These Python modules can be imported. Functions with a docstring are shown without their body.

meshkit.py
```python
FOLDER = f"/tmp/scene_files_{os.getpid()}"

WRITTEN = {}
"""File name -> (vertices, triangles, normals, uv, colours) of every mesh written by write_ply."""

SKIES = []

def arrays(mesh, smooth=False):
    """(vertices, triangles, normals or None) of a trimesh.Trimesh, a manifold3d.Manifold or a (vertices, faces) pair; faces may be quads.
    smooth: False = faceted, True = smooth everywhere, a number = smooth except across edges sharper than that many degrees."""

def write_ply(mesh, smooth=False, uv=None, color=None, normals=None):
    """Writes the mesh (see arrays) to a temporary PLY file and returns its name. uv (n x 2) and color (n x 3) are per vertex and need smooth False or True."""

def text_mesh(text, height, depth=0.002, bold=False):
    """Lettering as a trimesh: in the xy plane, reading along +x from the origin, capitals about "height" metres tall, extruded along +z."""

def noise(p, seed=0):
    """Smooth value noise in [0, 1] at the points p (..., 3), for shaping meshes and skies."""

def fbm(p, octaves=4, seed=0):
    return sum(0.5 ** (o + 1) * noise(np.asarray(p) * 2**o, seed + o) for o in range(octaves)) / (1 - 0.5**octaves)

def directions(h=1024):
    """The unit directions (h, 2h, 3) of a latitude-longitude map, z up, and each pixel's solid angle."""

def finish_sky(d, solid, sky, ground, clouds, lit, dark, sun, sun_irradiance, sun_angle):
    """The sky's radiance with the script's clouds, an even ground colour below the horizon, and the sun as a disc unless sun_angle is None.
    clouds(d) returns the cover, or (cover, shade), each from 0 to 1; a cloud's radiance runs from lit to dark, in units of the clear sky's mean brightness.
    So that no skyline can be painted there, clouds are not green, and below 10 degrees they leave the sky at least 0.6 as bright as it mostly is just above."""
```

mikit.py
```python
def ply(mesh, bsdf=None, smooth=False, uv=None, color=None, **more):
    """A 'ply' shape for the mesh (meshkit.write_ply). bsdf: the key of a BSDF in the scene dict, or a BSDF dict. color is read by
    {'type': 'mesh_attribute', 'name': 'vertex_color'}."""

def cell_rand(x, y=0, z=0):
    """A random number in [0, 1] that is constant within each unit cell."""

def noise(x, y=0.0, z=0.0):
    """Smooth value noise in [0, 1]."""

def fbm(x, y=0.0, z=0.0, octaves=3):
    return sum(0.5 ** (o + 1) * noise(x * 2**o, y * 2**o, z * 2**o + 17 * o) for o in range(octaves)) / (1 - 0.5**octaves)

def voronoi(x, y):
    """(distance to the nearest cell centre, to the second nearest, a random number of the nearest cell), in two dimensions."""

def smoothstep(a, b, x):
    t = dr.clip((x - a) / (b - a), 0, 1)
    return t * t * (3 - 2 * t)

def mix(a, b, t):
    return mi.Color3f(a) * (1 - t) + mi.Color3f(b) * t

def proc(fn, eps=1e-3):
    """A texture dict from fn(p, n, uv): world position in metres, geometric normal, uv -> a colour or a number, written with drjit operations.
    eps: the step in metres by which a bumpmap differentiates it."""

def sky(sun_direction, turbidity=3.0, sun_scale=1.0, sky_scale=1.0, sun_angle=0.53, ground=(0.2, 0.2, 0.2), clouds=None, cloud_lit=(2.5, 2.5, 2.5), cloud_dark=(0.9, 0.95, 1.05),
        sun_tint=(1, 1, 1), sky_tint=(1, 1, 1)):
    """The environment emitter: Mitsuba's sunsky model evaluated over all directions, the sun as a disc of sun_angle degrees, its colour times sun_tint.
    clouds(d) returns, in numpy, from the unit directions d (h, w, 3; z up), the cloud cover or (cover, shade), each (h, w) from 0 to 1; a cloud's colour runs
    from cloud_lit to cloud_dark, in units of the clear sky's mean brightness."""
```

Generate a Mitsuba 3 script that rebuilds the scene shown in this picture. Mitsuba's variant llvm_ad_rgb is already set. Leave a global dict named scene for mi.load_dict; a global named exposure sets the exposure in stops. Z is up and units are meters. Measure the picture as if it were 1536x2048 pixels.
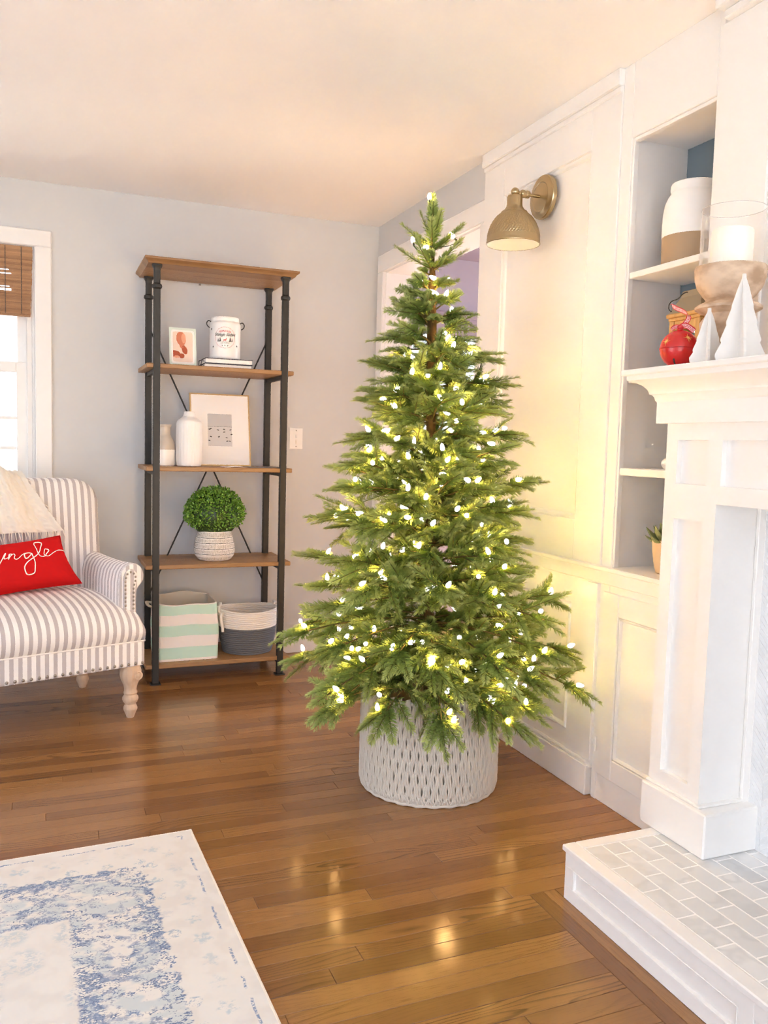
import math, random
import numpy as np, trimesh, shapely, shapely.geometry as sg
import drjit as dr, mitsuba as mi, mikit, meshkit
from mikit import proc, noise, fbm, voronoi, cell_rand, smoothstep, mix

PI = math.pi
scene, labels = {"type": "scene"}, {}
rng = np.random.default_rng(7)
random.seed(7)
V = lambda *a: np.array(a, float)

# ------------------------------------------------------------------ camera, sky, lights, exposure
exposure = 0.68
_f, _yaw, _pit, _rol = 1658.757, math.radians(22.27476), math.radians(-4.63452), math.radians(1.5387)
_C = V(-1.77521, -4.52311, 1.20079)
_fw = V(math.sin(_yaw) * math.cos(_pit), math.cos(_yaw) * math.cos(_pit), math.sin(_pit))
_r0 = V(math.cos(_yaw), -math.sin(_yaw), 0)
_u0 = np.cross(_r0, _fw)
_rt = math.cos(_rol) * _r0 + math.sin(_rol) * _u0
_up = -math.sin(_rol) * _r0 + math.cos(_rol) * _u0
_m = np.eye(4)
_m[:3, 0], _m[:3, 1], _m[:3, 2], _m[:3, 3] = -_rt, _up, _fw, _C
scene["camera"] = {"type": "perspective", "fov": 2 * math.degrees(math.atan(768 / _f)), "fov_axis": "x", "near_clip": 0.05, "far_clip": 200.0,
                   "to_world": mi.ScalarTransform4f(_m.tolist())}
SKY = 14.0
scene["sky"] = mikit.sky((0.8, 0.0, 0.6), turbidity=4.0, sun_scale=14.0, sun_tint=(0.92, 1.0, 1.12), sky_scale=SKY, ground=(0.78, 0.8, 0.84),
                         clouds=lambda d: np.full(d.shape[:2], 0.93), cloud_lit=(1.16, 1.27, 1.46), cloud_dark=(1.06, 1.12, 1.24))
scene["sky"]["sampling_weight"] = 170.0
BULB = (115.0, 64.0, 24.0)

# ------------------------------------------------------------------ helpers
def M(v, f):
    return trimesh.Trimesh(np.asarray(v, float), np.asarray(f, int), process=False)

def cat(*ms):
    ms = [m for x in ms for m in (x if isinstance(x, list) else [x])]
    return trimesh.util.concatenate(ms)

def put(key, mesh, mat, smooth=False, label=None, cat_=None, kind=None, group=None, **kw):
    n, k = 0, key
    while k in scene or k in labels and k != key:
        n += 1
        k = f"{key}_{n:03d}"
    scene[k] = mikit.ply(mesh, mat, smooth=smooth, **kw)
    tag(k, label, cat_, kind, group)
    return k

def tag(k, label=None, cat_=None, kind=None, group=None):
    d = {}
    if label: d["label"] = label
    if cat_: d["category"] = cat_
    if kind: d["kind"] = kind
    if group: d["group"] = group
    if d: labels[k] = d

def struct(key, mesh, mat, smooth=False, label=None, **kw):
    return put(key, mesh, mat, smooth, label, None, "structure", **kw)

_BOXF = None
def box(x0, x1, y0, y1, z0, z1, c=0.002):
    """A box with chamfered edges."""
    global _BOXF
    lo, hi = V(min(x0, x1), min(y0, y1), min(z0, z1)), V(max(x0, x1), max(y0, y1), max(z0, z1))
    if c <= 0:
        return trimesh.creation.box(bounds=[lo, hi])
    c = min(c, 0.3 * float((hi - lo).min()))
    pts = []
    for i in range(8):
        s = V(i & 1, i >> 1 & 1, i >> 2 & 1)
        for a in range(3):
            p = lo + (hi - lo) * s
            for b in range(3):
                if b != a:
                    p[b] += c * (1 - 2 * s[b])
            pts.append(p)
    if _BOXF is None:
        q = []
        for i in range(8):
            s = V(i & 1, i >> 1 & 1, i >> 2 & 1)
            for a in range(3):
                p = s.copy()
                for b in range(3):
                    if b != a:
                        p[b] += 0.1 * (1 - 2 * s[b])
                q.append(p)
        from scipy.spatial import ConvexHull
        q = np.array(q)
        hu = ConvexHull(q)
        f = hu.simplices.copy()
        for t in range(len(f)):
            nn = np.cross(q[f[t, 1]] - q[f[t, 0]], q[f[t, 2]] - q[f[t, 0]])
            if nn @ (q[f[t]].mean(0) - 0.5) < 0:
                f[t] = f[t, ::-1]
        _BOXF = f
    return M(pts, _BOXF)

def loft(rings, cap=True, closed=True):
    """Quads between rings of equal length; end caps as fans."""
    R = np.array(rings, float)
    n, k, _ = R.shape
    v = R.reshape(-1, 3)
    f = []
    i, j = np.meshgrid(np.arange(n - 1), np.arange(k if closed else k - 1), indexing="ij")
    a, b = i * k + j, i * k + (j + 1) % k
    f = np.vstack([np.stack([a, b, b + k], -1).reshape(-1, 3), np.stack([a, b + k, a + k], -1).reshape(-1, 3)])
    if cap and closed:
        c0, c1 = len(v), len(v) + 1
        v = np.vstack([v, R[0].mean(0), R[-1].mean(0)])
        j = np.arange(k)
        f = np.vstack([f, np.stack([np.full(k, c0), (j + 1) % k, j], -1), np.stack([np.full(k, c1), (n - 1) * k + j, (n - 1) * k + (j + 1) % k], -1)])
    return M(v, f)

def lathe(prof, n=48, at=(0, 0, 0), axis="z", cap=True):
    """prof: [(r, h)] from bottom to top (outside counter-clockwise)."""
    t = np.arange(n) * 2 * PI / n
    rings = []
    for r, h in prof:
        r = max(r, 1e-5)
        rings.append(np.stack([r * np.cos(t), r * np.sin(t), np.full(n, h)], -1))
    m = loft(rings, cap)
    if axis == "x":   # height runs along -x
        m.vertices = np.stack([-m.vertices[:, 2], m.vertices[:, 1], m.vertices[:, 0]], -1)
    if axis == "-y":
        m.vertices = np.stack([m.vertices[:, 0], -m.vertices[:, 2], m.vertices[:, 1]], -1)
    m.vertices += V(*at)
    return m

def spline(pts, n):
    p = np.asarray(pts, float)
    from scipy.interpolate import CubicSpline
    d = np.r_[0, np.cumsum(np.maximum(np.linalg.norm(np.diff(p, axis=0), axis=1), 1e-6))]
    return CubicSpline(d, p)(np.linspace(0, d[-1], n))

def tube(pts, r, k=8, flat=1.0, upv=None):
    p = np.asarray(pts, float)
    r = np.broadcast_to(np.asarray(r, float), (len(p),))
    t = np.gradient(p, axis=0)
    t /= np.linalg.norm(t, axis=1, keepdims=True) + 1e-12
    a = np.cross(t[0], [0, 0, 1.0]) if upv is None else np.cross(t[0], upv)
    if np.linalg.norm(a) < 1e-3:
        a = np.cross(t[0], [1.0, 0, 0])
    rings = []
    ang = np.arange(k) * 2 * PI / k
    for i in range(len(p)):
        if upv is not None:
            a = np.cross(t[i], upv)
        a = a - (a @ t[i]) * t[i]
        a /= np.linalg.norm(a) + 1e-12
        b = np.cross(t[i], a)
        rings.append(p[i] + r[i] * (np.cos(ang)[:, None] * a + flat * np.sin(ang)[:, None] * b))
    return loft(rings)

def poly(pts, d):
    g = sg.Polygon(pts).buffer(0)
    gs = getattr(g, "geoms", [g])
    return cat([trimesh.creation.extrude_polygon(x, d, engine="earcut") for x in gs])

def xf(m, mat=None, off=(0, 0, 0)):
    m = m.copy()
    v = m.vertices
    if mat is not None:
        v = v @ np.asarray(mat, float).T
        if np.linalg.det(np.asarray(mat, float)) < 0:
            m.faces = m.faces[:, ::-1]
    m.vertices = v + V(*off)
    return m

def rotz(a):
    c, s = math.cos(a), math.sin(a)
    return np.array([[c, -s, 0], [s, c, 0], [0, 0, 1.0]])

def rotx(a):
    c, s = math.cos(a), math.sin(a)
    return np.array([[1.0, 0, 0], [0, c, -s], [0, s, c]])

def srgb(r, g, b):
    c = np.array([r, g, b], float) / 255
    return [float(x) for x in np.where(c < 0.04045, c / 12.92, ((c + 0.055) / 1.055) ** 2.4)]

def mat(name, color, rough=0.5, metallic=0.0, spec=0.5, two=True, **kw):
    col = color if isinstance(color, dict) else {"type": "rgb", "value": list(color)}
    b = {"type": "principled", "base_color": col, "roughness": rough, "metallic": metallic, "specular": spec, **kw}
    scene[name] = {"type": "twosided", "bsdf": b} if two else b

def matte(name, color):
    col = color if isinstance(color, dict) else {"type": "rgb", "value": list(color)}
    scene[name] = {"type": "twosided", "bsdf": {"type": "diffuse", "reflectance": col}}

# ------------------------------------------------------------------ materials
matte("m_wall", srgb(208, 209, 209))
matte("m_ceiling", (0.95, 0.94, 0.925))
mat("m_white", srgb(233, 231, 227), 0.38, spec=0.4)
mat("m_white_flat", srgb(231, 229, 226), 0.6, spec=0.3)
matte("m_slate", srgb(108, 122, 132))
matte("m_hall", srgb(196, 192, 204))
matte("m_hall_ceiling", srgb(172, 162, 174))
mat("m_black_iron", srgb(33, 33, 32), 0.5, spec=0.4)
mat("m_brass", srgb(178, 160, 126), 0.27, metallic=1.0)
mat("m_shade_white", srgb(250, 244, 230), 0.5)
mat("m_nickel", srgb(150, 143, 136), 0.35, metallic=1.0)
mat("m_ceramic", srgb(244, 242, 238), 0.22, spec=0.5)
mat("m_ceramic_matte", srgb(230, 228, 226), 0.55)
mat("m_ceramic_tree", srgb(214, 212, 209), 0.55)
mat("m_tan_clay", srgb(164, 140, 112), 0.6)
mat("m_beige_clay", srgb(214, 186, 150), 0.7)
mat("m_red", srgb(190, 18, 20), 0.28, spec=0.6)
mat("m_red_fabric", srgb(188, 26, 28), 0.9, spec=0.1)
mat("m_ribbon_red", srgb(200, 60, 66), 0.6)
mat("m_ribbon_white", srgb(238, 220, 216), 0.6)
mat("m_gold", srgb(232, 190, 110), 0.4, metallic=0.5)
mat("m_thread", srgb(245, 240, 230), 0.8)
mat("m_cream_rope", srgb(204, 195, 182), 0.85, spec=0.1)
mat("m_cream_rope_liner", srgb(180, 168, 150), 0.9, spec=0.1)
mat("m_rope_white", srgb(240, 234, 226), 0.85, spec=0.1)
mat("m_rope_grey", srgb(104, 106, 112), 0.85, spec=0.1)
mat("m_knit", srgb(226, 218, 204), 0.95, spec=0.05)
mat("m_linen", srgb(220, 212, 196), 0.95, spec=0.05)
mat("m_linen_white", srgb(238, 233, 226), 0.9, spec=0.1)
mat("m_mint", srgb(196, 226, 210), 0.9, spec=0.1)
mat("m_card", srgb(212, 228, 220), 0.6)
mat("m_paper", srgb(245, 243, 240), 0.7)
mat("m_book", srgb(60, 62, 72), 0.6)
mat("m_magazine", srgb(96, 98, 108), 0.3)
mat("m_ink", srgb(46, 46, 48), 0.7)
mat("m_ink_red", srgb(190, 84, 84), 0.7)
mat("m_skin_print", srgb(206, 128, 98), 0.7)
mat("m_skin_light", srgb(226, 164, 136), 0.7)
mat("m_skin_dark", srgb(170, 84, 58), 0.7)
mat("m_print_cream", srgb(236, 214, 200), 0.7)
mat("m_sky_print", srgb(196, 196, 198), 0.6)
mat("m_sea_print", srgb(206, 206, 208), 0.6)
mat("m_frame_gold", srgb(196, 172, 132), 0.4, metallic=0.6)
mat("m_candle", srgb(250, 243, 228), 0.6)
mat("m_leather_dark", srgb(60, 50, 44), 0.6)
mat("m_tin", srgb(150, 140, 122), 0.5, metallic=0.3)
mat("m_succulent", srgb(112, 124, 84), 0.6)
mat("m_box_leaf", {"type": "mesh_attribute", "name": "vertex_color"}, 0.36, spec=0.5)
matte("m_needle", {"type": "mesh_attribute", "name": "vertex_color"})
mat("m_wire", srgb(34, 44, 30), 0.5)
matte("m_branch", srgb(70, 66, 40))
mat("m_grout", srgb(246, 244, 240), 0.9, spec=0.1)
scene["m_glass"] = {"type": "thindielectric", "int_ior": 1.5}
scene["m_bulb_body"] = {"type": "twosided", "bsdf": {"type": "diffuse", "reflectance": {"type": "rgb", "value": [0.9, 0.85, 0.7]}}}

def _wood(u, v, k, lo, mid, hi, freq=1.0):
    """Oak-like grain: u along the board, v across it, both in metres; k a number of the board."""
    o = k * 37.7
    wob = fbm(u * 1.6 * freq + o, v * 9 * freq, o, 3)
    ring = (v * 62 * freq + wob * 12.0 + noise(u * 5 * freq, v * 20 * freq, o) * 0.8)
    s = ring - dr.floor(ring)
    line = smoothstep(0.55, 0.92, s) * (1 - smoothstep(0.92, 1.0, s)) * smoothstep(0.25, 0.62, noise(u * 1.1 + o, v * 14, o + 3))
    pores = smoothstep(0.55, 0.9, noise(u * 26, v * 900, o))
    tone = cell_rand(k, 3.0) * 0.9 + 0.25 * noise(u * 0.9 + o, v * 6, 5)
    c = mix(lo, hi, dr.clip(tone, 0, 1))
    return mix(c, mid, dr.clip(line * 0.62 * (0.25 + 0.75 * smoothstep(0.35, 0.75, cell_rand(k, 8.0))) + pores * 0.25, 0, 1))

def floor_col(p, n, uv):
    k = dr.floor(uv.y / 10)
    return _wood(uv.x, uv.y - 10 * k - 5, k, (0.135, 0.056, 0.017), (0.045, 0.018, 0.006), (0.31, 0.150, 0.048))

def shelf_col(p, n, uv):
    k = dr.floor(p.z * 6) + dr.floor(p.y * 9.3)
    return _wood(p.x, p.y * 0.5 + p.z * 0.5, k, (0.21, 0.110, 0.045), (0.10, 0.048, 0.02), (0.34, 0.190, 0.082), 1.2)

mat("m_floor", proc(floor_col), 0.2, spec=0.5, clearcoat=0.35, clearcoat_gloss=0.93)
mat("m_shelf_wood", proc(shelf_col), 0.45)
mat("m_light_wood", proc(lambda p, n, uv: mix((0.62, 0.47, 0.34), (0.40, 0.26, 0.16), smoothstep(0.3, 0.75, fbm(p.x * 24, p.y * 24, p.z * 34, 4)))), 0.6)
mat("m_leg_wood", proc(lambda p, n, uv: mix((0.62, 0.46, 0.33), (0.48, 0.33, 0.22), fbm(p.x * 90, p.y * 90, p.z * 12, 2))), 0.6)
mat("m_lantern_wood", proc(lambda p, n, uv: mix((0.62, 0.38, 0.15), (0.42, 0.23, 0.08), fbm(p.x * 120, p.y * 120, p.z * 10, 2))), 0.5)

def stripe_col(p, n, uv):
    t = uv.x / 0.0335
    s = t - dr.floor(t)
    a = smoothstep(0.47, 0.51, s) * (1 - smoothstep(0.95, 0.99, s))
    weave = noise(uv.x * 1500, uv.y * 1500) * 0.06
    return mix((0.83, 0.81, 0.785), (0.44, 0.405, 0.41), a * 0.9) * (0.97 + weave)

mat("m_stripe", proc(stripe_col), 0.9, spec=0.1)

def marble_col(p, n, uv):
    k = cell_rand(dr.floor(uv.x), 4.0)
    vein = dr.abs(fbm(p.x * 9 + k * 30, p.y * 9, k * 9, 4) - 0.5) * 2
    v = 1 - smoothstep(0.0, 0.16, vein)
    base = mix((0.62, 0.625, 0.62), (0.74, 0.74, 0.73), k)
    return mix(base, (0.50, 0.51, 0.51), v * 0.4)

mat("m_marble", proc(marble_col), 0.3, spec=0.5)
mat("m_marble_small", proc(lambda p, n, uv: mix((0.68, 0.69, 0.70), (0.80, 0.80, 0.80), fbm(p.y * 22, p.z * 22, 0, 3))), 0.3)

def bamboo_col(p, n, uv):
    k = dr.floor(p.z / 0.0062)
    t = cell_rand(k, 2.0) * 0.6 + 0.4 * noise(p.x * 9, k * 3.3)
    return mix((0.22, 0.105, 0.045), (0.44, 0.25, 0.125), t)

mat("m_bamboo", proc(bamboo_col), 0.6)

RUG0, RUGA = V(-1.3665, -2.036), math.radians(2.1)
def rug_col(p, n, uv):
    c, s = math.cos(RUGA), math.sin(RUGA)
    dx, dy = -(p.x - RUG0[0]), -(p.y - RUG0[1])
    a, b = c * dx + s * dy, -s * dx + c * dy            # inward from the two edges that show
    n1, n2 = noise(a * 75, b * 75, 1) - 0.5, noise(a * 75, b * 75, 2) - 0.5
    wa, wb = a + n1 * 0.010, b + n2 * 0.010
    e = dr.minimum(a, b) + n1 * 0.005
    along = dr.select(a < b, wb, wa)
    ee = dr.minimum(wa, wb)
    cream, pale, blue, deep = (0.73, 0.71, 0.68), (0.49, 0.56, 0.60), (0.22, 0.29, 0.43), (0.10, 0.145, 0.27)
    wear = fbm(a * 60, b * 95, 4, 3)                      # the worn, flecked pile
    fleck = noise(a * 210, b * 420, 8) * 0.55 + noise(a * 430, b * 430, 11) * 0.45
    col = mix(cream, (0.66, 0.63, 0.60), smoothstep(0.35, 0.75, fbm(a * 24, b * 24, 9, 3)) * 0.6)
    g = (1 - smoothstep(0.0015, 0.0045, dr.abs(e - 0.037))) * smoothstep(0.42, 0.55, noise(along * 26, 3.3, 3)) * smoothstep(0.38, 0.55, fleck)
    col = mix(col, blue, g)
    # pale motifs of the outer border
    t = along / 0.088
    i = dr.floor(t)
    mu, mv = (t - i - 0.5) * 0.088, ee - 0.088
    ang = dr.atan2(mv, mu)
    rr = dr.sqrt(mu * mu + mv * mv * 1.5)
    petal = 0.021 + 0.007 * dr.cos(ang * 5 + i * 2)
    mot = (1 - smoothstep(petal - 0.009, petal + 0.007, rr)) * smoothstep(0.42, 0.66, wear * 0.6 + fleck * 0.4) * (0.45 + 0.5 * cell_rand(i, 5.0))
    col = mix(col, pale, mot)
    t2 = along / 0.088 + 0.5
    i2 = dr.floor(t2)
    m2u, m2v = (t2 - i2 - 0.5) * 0.088, ee - 0.146
    hook = (1 - smoothstep(0.003, 0.008, dr.abs(dr.sqrt(m2u * m2u + m2v * m2v) - 0.010))) * smoothstep(0.44, 0.58, wear * 0.5 + fleck * 0.5) * smoothstep(0.3, 0.5, cell_rand(i2, 9.0))
    col = mix(col, mix(pale, blue, cell_rand(i2, 7.0)), hook)
    # the blue band
    en = e + (wear - 0.5) * 0.030
    inb = smoothstep(0.163, 0.172, en) * (1 - smoothstep(0.370, 0.384, en))
    t3 = along / 0.215
    i3 = dr.floor(t3)
    b3u, b3v = (t3 - i3 - 0.5) * 0.215, ee - 0.272
    r3 = dr.sqrt(b3u * b3u * 0.8 + b3v * b3v * 1.25)
    an3 = dr.atan2(b3v, b3u)
    oval = (1 - smoothstep(0.004, 0.018, dr.abs(r3 - 0.079 - 0.006 * dr.cos(an3 * 6)))) + (1 - smoothstep(0.003, 0.016, dr.abs(r3 - 0.040 - 0.012 * dr.cos(an3 * 4 + i3)))) * 0.75
    edge = (1 - smoothstep(0.004, 0.016, dr.abs(e - 0.177))) + (1 - smoothstep(0.003, 0.014, dr.abs(e - 0.367))) * 0.8
    back = smoothstep(0.085, 0.105, r3) * 0.75
    lat = 0.55 * smoothstep(0.52, 0.66, fbm(a * 30, b * 44, 6, 2))
    amount = dr.clip(oval * 0.8 + edge * 0.8 + back + lat, 0, 1)
    ink = amount * smoothstep(0.47, 0.56, wear * 0.42 + fleck * 0.40 + 0.18 * noise(a * 11, b * 11, 2) + 0.07 * (amount - 0.75))
    bcol = mix(cream, pale, smoothstep(0.40, 0.66, fbm(a * 22, b * 34, 12, 3)) * 0.7)
    bcol = mix(bcol, mix(blue, deep, smoothstep(0.55, 0.75, fleck)), ink * 0.93)
    col = mix(col, bcol, inb)
    # the field inside, pale medallions
    f1, f2, w = voronoi(wa / 0.12, wb / 0.15)
    inf = smoothstep(0.380, 0.388, e)
    fm = (1 - smoothstep(0.22, 0.42, f1)) * smoothstep(0.42, 0.62, wear * 0.6 + fleck * 0.4)
    return mix(col, mix(col, pale, fm * 0.7), inf)

mat("m_rug", proc(rug_col), 0.95, spec=0.05)
mat("m_rug_edge", srgb(232, 224, 212), 0.95, spec=0.05)

# ------------------------------------------------------------------ setting: room shell
H = 2.44
XL, YF = -4.3, -6.6          # the wall at the far side and the wall behind the camera
put("floor", box(XL, 0.0, YF, 0.0, -0.06, -0.022, 0), "m_shelf_wood", kind="structure", label="stained oak strip floor with a glossy finish")
def wall_with_holes(u0, u1, z0, z1, holes, d0, d1, axis):
    """Boxes around rectangular holes (u0, u1, z0, z1); the wall runs along u and is d0..d1 thick."""
    us = sorted({u0, u1, *[h[0] for h in holes], *[h[1] for h in holes]})
    ms = []
    for a, b in zip(us, us[1:]):
        spans, z = [], z0
        for h in sorted([h for h in holes if h[0] <= a + 1e-9 and h[1] >= b - 1e-9], key=lambda h: h[2]):
            if h[2] > z: spans.append((z, h[2]))
            z = h[3]
        if z < z1: spans.append((z, z1))
        for s, t in spans:
            ms.append(box(a, b, d0, d1, s, t, 0) if axis == "x" else box(d0, d1, a, b, s, t, 0))
    return cat(ms)

struct("ceiling", box(XL - .15, 0.31, YF - .15, 0.15, H, H + 0.1, 0), "m_ceiling")
WIN = (-2.66, -1.82, 0.90, 2.126)     # opening of the window in the back wall
struct("wall_back", wall_with_holes(XL, 0.16, 0, H, [WIN], 0.0, 0.15, "x"), "m_wall")
struct("wall_right", wall_with_holes(-1.60, 0.0, 0, H, [(-1.265, -0.128, 0, 2.172)], 0.0, 0.16, "y"), "m_wall")
struct("wall_left", wall_with_holes(YF, 0.15, 0, H, [(-3.8, -2.0, 0.25, 2.1)], XL - 0.15, XL, "y"), "m_wall")
struct("wall_front", wall_with_holes(XL, 0.3, 0, H, [(-4.1, -2.25, 0.06, 2.38), (-2.05, -0.2, 0.06, 2.38)], YF - 0.15, YF, "x"), "m_wall")
struct("baseboard_back", cat(box(XL, -0.001, -0.016, -0.0005, 0, 0.095, 0.003), box(XL, -0.001, -0.010, -0.0005, 0.095, 0.108, 0.003)), "m_white")
matte("m_snow", (0.86, 0.87, 0.88))
struct("ground_outside", box(-24, 22, -26, 24, -0.5, -0.4, 0), "m_snow")

# ---- floor boards, each a part
BW = 0.0585
pk = 0
def plank(x0, x1, y0, y1, alongy=False):
    global pk
    m = box(x0 + .0004, x1 - .0004, y0 + .0004, y1 - .0004, -0.022, 0.0, 0.0009)
    v = m.vertices
    ou = rng.uniform(0, 30)
    u, w = (v[:, 1], v[:, 0] - (x0 + x1) / 2) if alongy else (v[:, 0], v[:, 1] - (y0 + y1) / 2)
    uv = np.stack([u + ou, w + rng.uniform(-0.4, 0.4) + 5 + 10 * pk], -1)
    pk += 1
    put("floor__plank", m, "m_floor", uv=uv)

y, row = 0.0, 0
while y > -3.75:
    y1 = y - BW
    xr = -0.0005
    if y1 < -2.728: xr = -0.496 - 0.075
    xe = -2.72 if y > -2.6 else -2.45
    x = xr
    first = True
    while x > xe:
        L = rng.uniform(0.45, 1.5) if not first else rng.uniform(0.2, 1.3)
        first = False
        x0 = max(x - L, xe)
        if x0 - xe < 0.2: x0 = xe
        plank(x0, x, y1, y)
        x = x0
    y = y1
    row += 1
yb = math.ceil((2.728) / BW) * -BW + BW
plank(-0.489, -0.0005, -2.7330, yb)
plank(-0.571, -0.526, -3.75, yb, True)
plank(-0.526, -0.4895, -3.75, yb, True)
ys = y
struct("floor_outer", cat(box(XL, -2.7205, -2.6, 0, -0.022, 0, 0), box(XL, -2.4505, ys, -2.6, -0.022, 0, 0), box(XL, -0.0, YF, ys, -0.022, 0, 0)), "m_shelf_wood")

# ---- white panelling on the right-hand wall
PX, PR = -0.030, -0.014           # faces of the frame and of the sunken fields
struct("wall_right_panelling", box(PR, 0.0, -2.215, -1.285, 0, H, 0), "m_white")
pn = "wall_right_panelling__"
put(pn + "stile", box(PX, PR, -1.465, -1.300, 0.10, 2.385, .002), "m_white")
put(pn + "stile", box(PX, PR, -2.212, -2.055, 0.10, 2.385, .002), "m_white")
put(pn + "rail", box(PX, PR, -2.055, -1.465, 2.228, 2.385, .002), "m_white")
put(pn + "rail", box(PX, PR, -2.055, -1.465, 0.80, 0.955, .002), "m_white")
put(pn + "crown", cat(box(PX - .014, PR, -2.212, -1.292, 2.385, H, .003), box(PX - .006, PR, -2.212, -1.297, 2.365, 2.385, .003)), "m_white")
def picture_mould(y0, y1, z0, z1, x, w=0.022, d=0.012):
    """A moulding frame, mitred, with a rounded profile."""
    prof = [(0, 0), (0.15, .75), (.4, 1), (.65, .8), (.85, .45), (1, 0)]
    rings = []
    for a, h in prof:
        i = a * w
        rings.append([(x - h * d, y0 + i, z0 + i), (x - h * d, y1 - i, z0 + i), (x - h * d, y1 - i, z1 - i), (x - h * d, y0 + i, z1 - i)])
    m = loft(rings, cap=False)
    return m
put(pn + "field_moulding", picture_mould(-2.058, -1.462, 0.952, 2.231, PR, .022, .010), "m_white")
put(pn + "lower_field", box(PX + .004, PR, -2.20, -1.30, 0.10, 0.75, .001), "m_white")
put(pn + "lower_moulding", picture_mould(-2.062, -1.40, 0.192, 0.655, PX + .004, .020, .010), "m_white")
put(pn + "corner_post", box(PX - .006, PR, -2.213, -2.155, 0.125, 0.75, .003), "m_white")
struct("trim_1", cat(box(PX - .012, PR, -2.62, -1.297, 0.796, 0.812, .003), box(PX - .004, PR, -2.62, -1.297, 0.752, 0.797, .003)), "m_white",
       label="white chair rail moulding on the panelled wall")
struct("baseboard_right", cat(box(PX - .012, PR, -2.20, -1.293, 0, 0.108, .003), box(PX - .006, PR, -2.185, -1.297, 0.108, 0.122, .004)), "m_white")

# ---- doorway to the hall
struct("door_1", cat(box(-0.024, 0.0, -1.300, -0.055, 2.165, 2.262, .004), box(-0.024, 0.0, -0.135, -0.055, 0, 2.165, .004), box(-0.024, 0.0, -1.300, -1.258, 0, 2.165, .004)), "m_white",
       label="white cased doorway behind the tree")
put("door_1__jamb", box(-0.004, 0.164, -0.14, -0.122, 0, 2.172, .001), "m_white_flat")
put("door_1__jamb", box(-0.004, 0.164, -1.272, -1.258, 0, 2.172, .001), "m_white_flat")
put("door_1__head_jamb", box(-0.004, 0.164, -1.258, -0.14, 2.158, 2.175, .001), "m_white_flat")
struct("floor_hall", box(0.0, 3.2, -1.6, 0.55, -0.03, 0.0, 0), "m_shelf_wood")
struct("ceiling_hall", box(0.16, 3.2, -1.6, 0.65, H, H + .1, 0), "m_hall_ceiling")
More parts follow.
